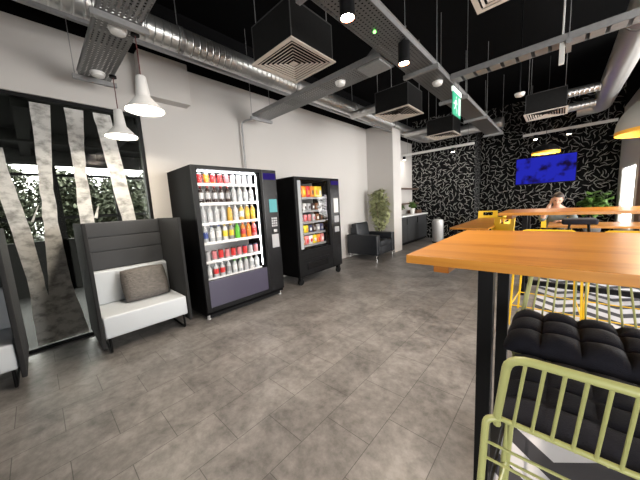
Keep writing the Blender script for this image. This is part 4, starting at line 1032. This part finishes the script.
def make_dome(label, RR=.37, HH=.37, mat='domeg'):
    t = thing('pendant_dome', label, 'lamp', (0, 0, 0), 'grey dome pendants with orange insides'); pr = [(RR*math.cos(a), HH*math.sin(a)) for a in [i*PI/2/12 for i in range(12)]]
    b = NB(); lathe(b, pr+[(.03, HH+.005)], (0, 0, 0), 40, False, True); obj('shade', b, M[mat], t, True, world=False)
    b = NB(); lathe(b, [(RR-.003, -.035), (RR-.003, 0)]+[(r*.985, z*.985) for r, z in pr[1:]], (0, 0, 0), 40, False, False); lathe(b, [(RR+.002, -.035), (RR+.002, .0)], (0, 0, 0), 40, False, False); obj('shade_lining', b, M['domey'], t, True, world=False)
    b = NB(); bmesh.ops.create_uvsphere(b, u_segments=16, v_segments=12, radius=.04); bmesh.ops.translate(b, verts=b.verts, vec=(0, 0, .10)); obj('bulb', b, M['lampdisc'], t, True, world=False)
    b = NB(); cyl(b, (0, 0, HH+.002), (0, 0, CZ-1.9), .004, n=8); obj('flex', b, M['cable'], t, world=False); return t
dm = make_dome('grey dome pendant with orange rim at the right edge of the photo'); dm.location = (.785, 4.42, 1.90)
d2_ = make_dome('shallow dome pendant before the television, orange lining, outside painted black as if unlit', .22, .14, 'black'); d2_.location = (-.245, 7.1, 2.12)  # black outside stands in for a grey dome that no light reaches
DOME = [(.785, 4.42, 1.95), (-.245, 7.1, 2.17)]

# track lights
def track(label, x0, x1, y, z, heads):
    t = thing('track_light_rail', label, 'track light', ((x0+x1)/2, y, z), 'lighting tracks at the far end')
    b = NB(); box(b, (x0, y-.025, z), (x1, y+.025, z+.06), .004); obj('rail', b, M['white'], t)
    for x in heads:
        b = NB(); cyl(b, (x, y, z-.10), (x, y, z), .045, n=16); h = obj('spot_head', b, M['black'], t)
        b = NB(); cyl(b, (x, y, z-.106), (x, y, z-.098), .038, n=16); obj('lamp', b, M['lampdisc'], h)
    for x in (x0+.15, x1-.15):
        b = NB(); cyl(b, (x, y, z+.06), (x, y, CZ), .005, n=8); obj('hanger_rod', b, M['galv'], t)
track('white lighting track before the kitchen pattern wall', -3.66, -1.70, 8.0, 2.66, (-3.62, -2.22))
track('lighting track before the television wall at upper right', -.75, .85, 8.6, 2.72, (-.5, .1))

# ------------------------------------------------------------------ lights
def area(loc, size, power, col=(1, 1, 1), rot=(0, 0, 0), portal=False, shape='DISK', sy=None):
    l = bpy.data.lights.new('light', 'AREA'); l.shape = shape; l.size = size; l.energy = power; l.color = col
    if sy: l.size_y = sy
    if portal: l.cycles.is_portal = True
    o = bpy.data.objects.new('light', l); COL.objects.link(o); o.location = loc; o.rotation_euler = rot; return o
for p in PEND: area((p[0], p[1], p[2]-.004), .24, 4.5, (1, .88, .72))
for p in DOME: area((p[0], p[1], p[2]-.02), .2, 10, (1, .8, .55))
for p in SPOTS: area((p[0], p[1], p[2]-.004), .08, 22, (1, .85, .7))
for x in (-3.62, -2.22): area((x, 8.0, 2.55), .07, 7, (1, .93, .85), (math.radians(25), 0, 0))
# portals in the window openings so the sky comes in cleanly
area((XR+.12, 4.83, 1.78), 4.0, 1, rot=(0, math.radians(-90), 0), portal=True, shape='RECTANGLE', sy=2.8).rotation_euler = (math.radians(90), 0, math.radians(90))
area((2.2, YB-.12, 1.62), 2.3, 1, portal=True, shape='RECTANGLE', sy=2.5).rotation_euler = (math.radians(90), 0, 0)
area((1.18, 8.55, 1.1), 1.5, 1, portal=True, shape='RECTANGLE', sy=1.3).rotation_euler = (math.radians(90), 0, math.radians(90))
area((XL-.12, -1., 1.25), 4.0, 1, portal=True, shape='RECTANGLE', sy=2.5).rotation_euler = (math.radians(90), 0, math.radians(-90))

w = bpy.data.worlds.new('overcast_sky'); SC.world = w; w.use_nodes = True
nt = w.node_tree; bg = nt.nodes['Background']; bg.inputs['Color'].default_value = (1., .985, .96, 1); bg.inputs['Strength'].default_value = 12.

vs = SC.view_settings; vs.view_transform = 'Standard'; vs.look = 'None'; vs.gamma = 1; vs.exposure = .8; vs.use_curve_mapping = False
SC.cycles.use_denoising = True; SC.cycles.max_bounces = 8; SC.cycles.transparent_max_bounces = 12; SC.cycles.sample_clamp_indirect = 6.
SC.cycles.caustics_reflective = False; SC.cycles.caustics_refractive = False
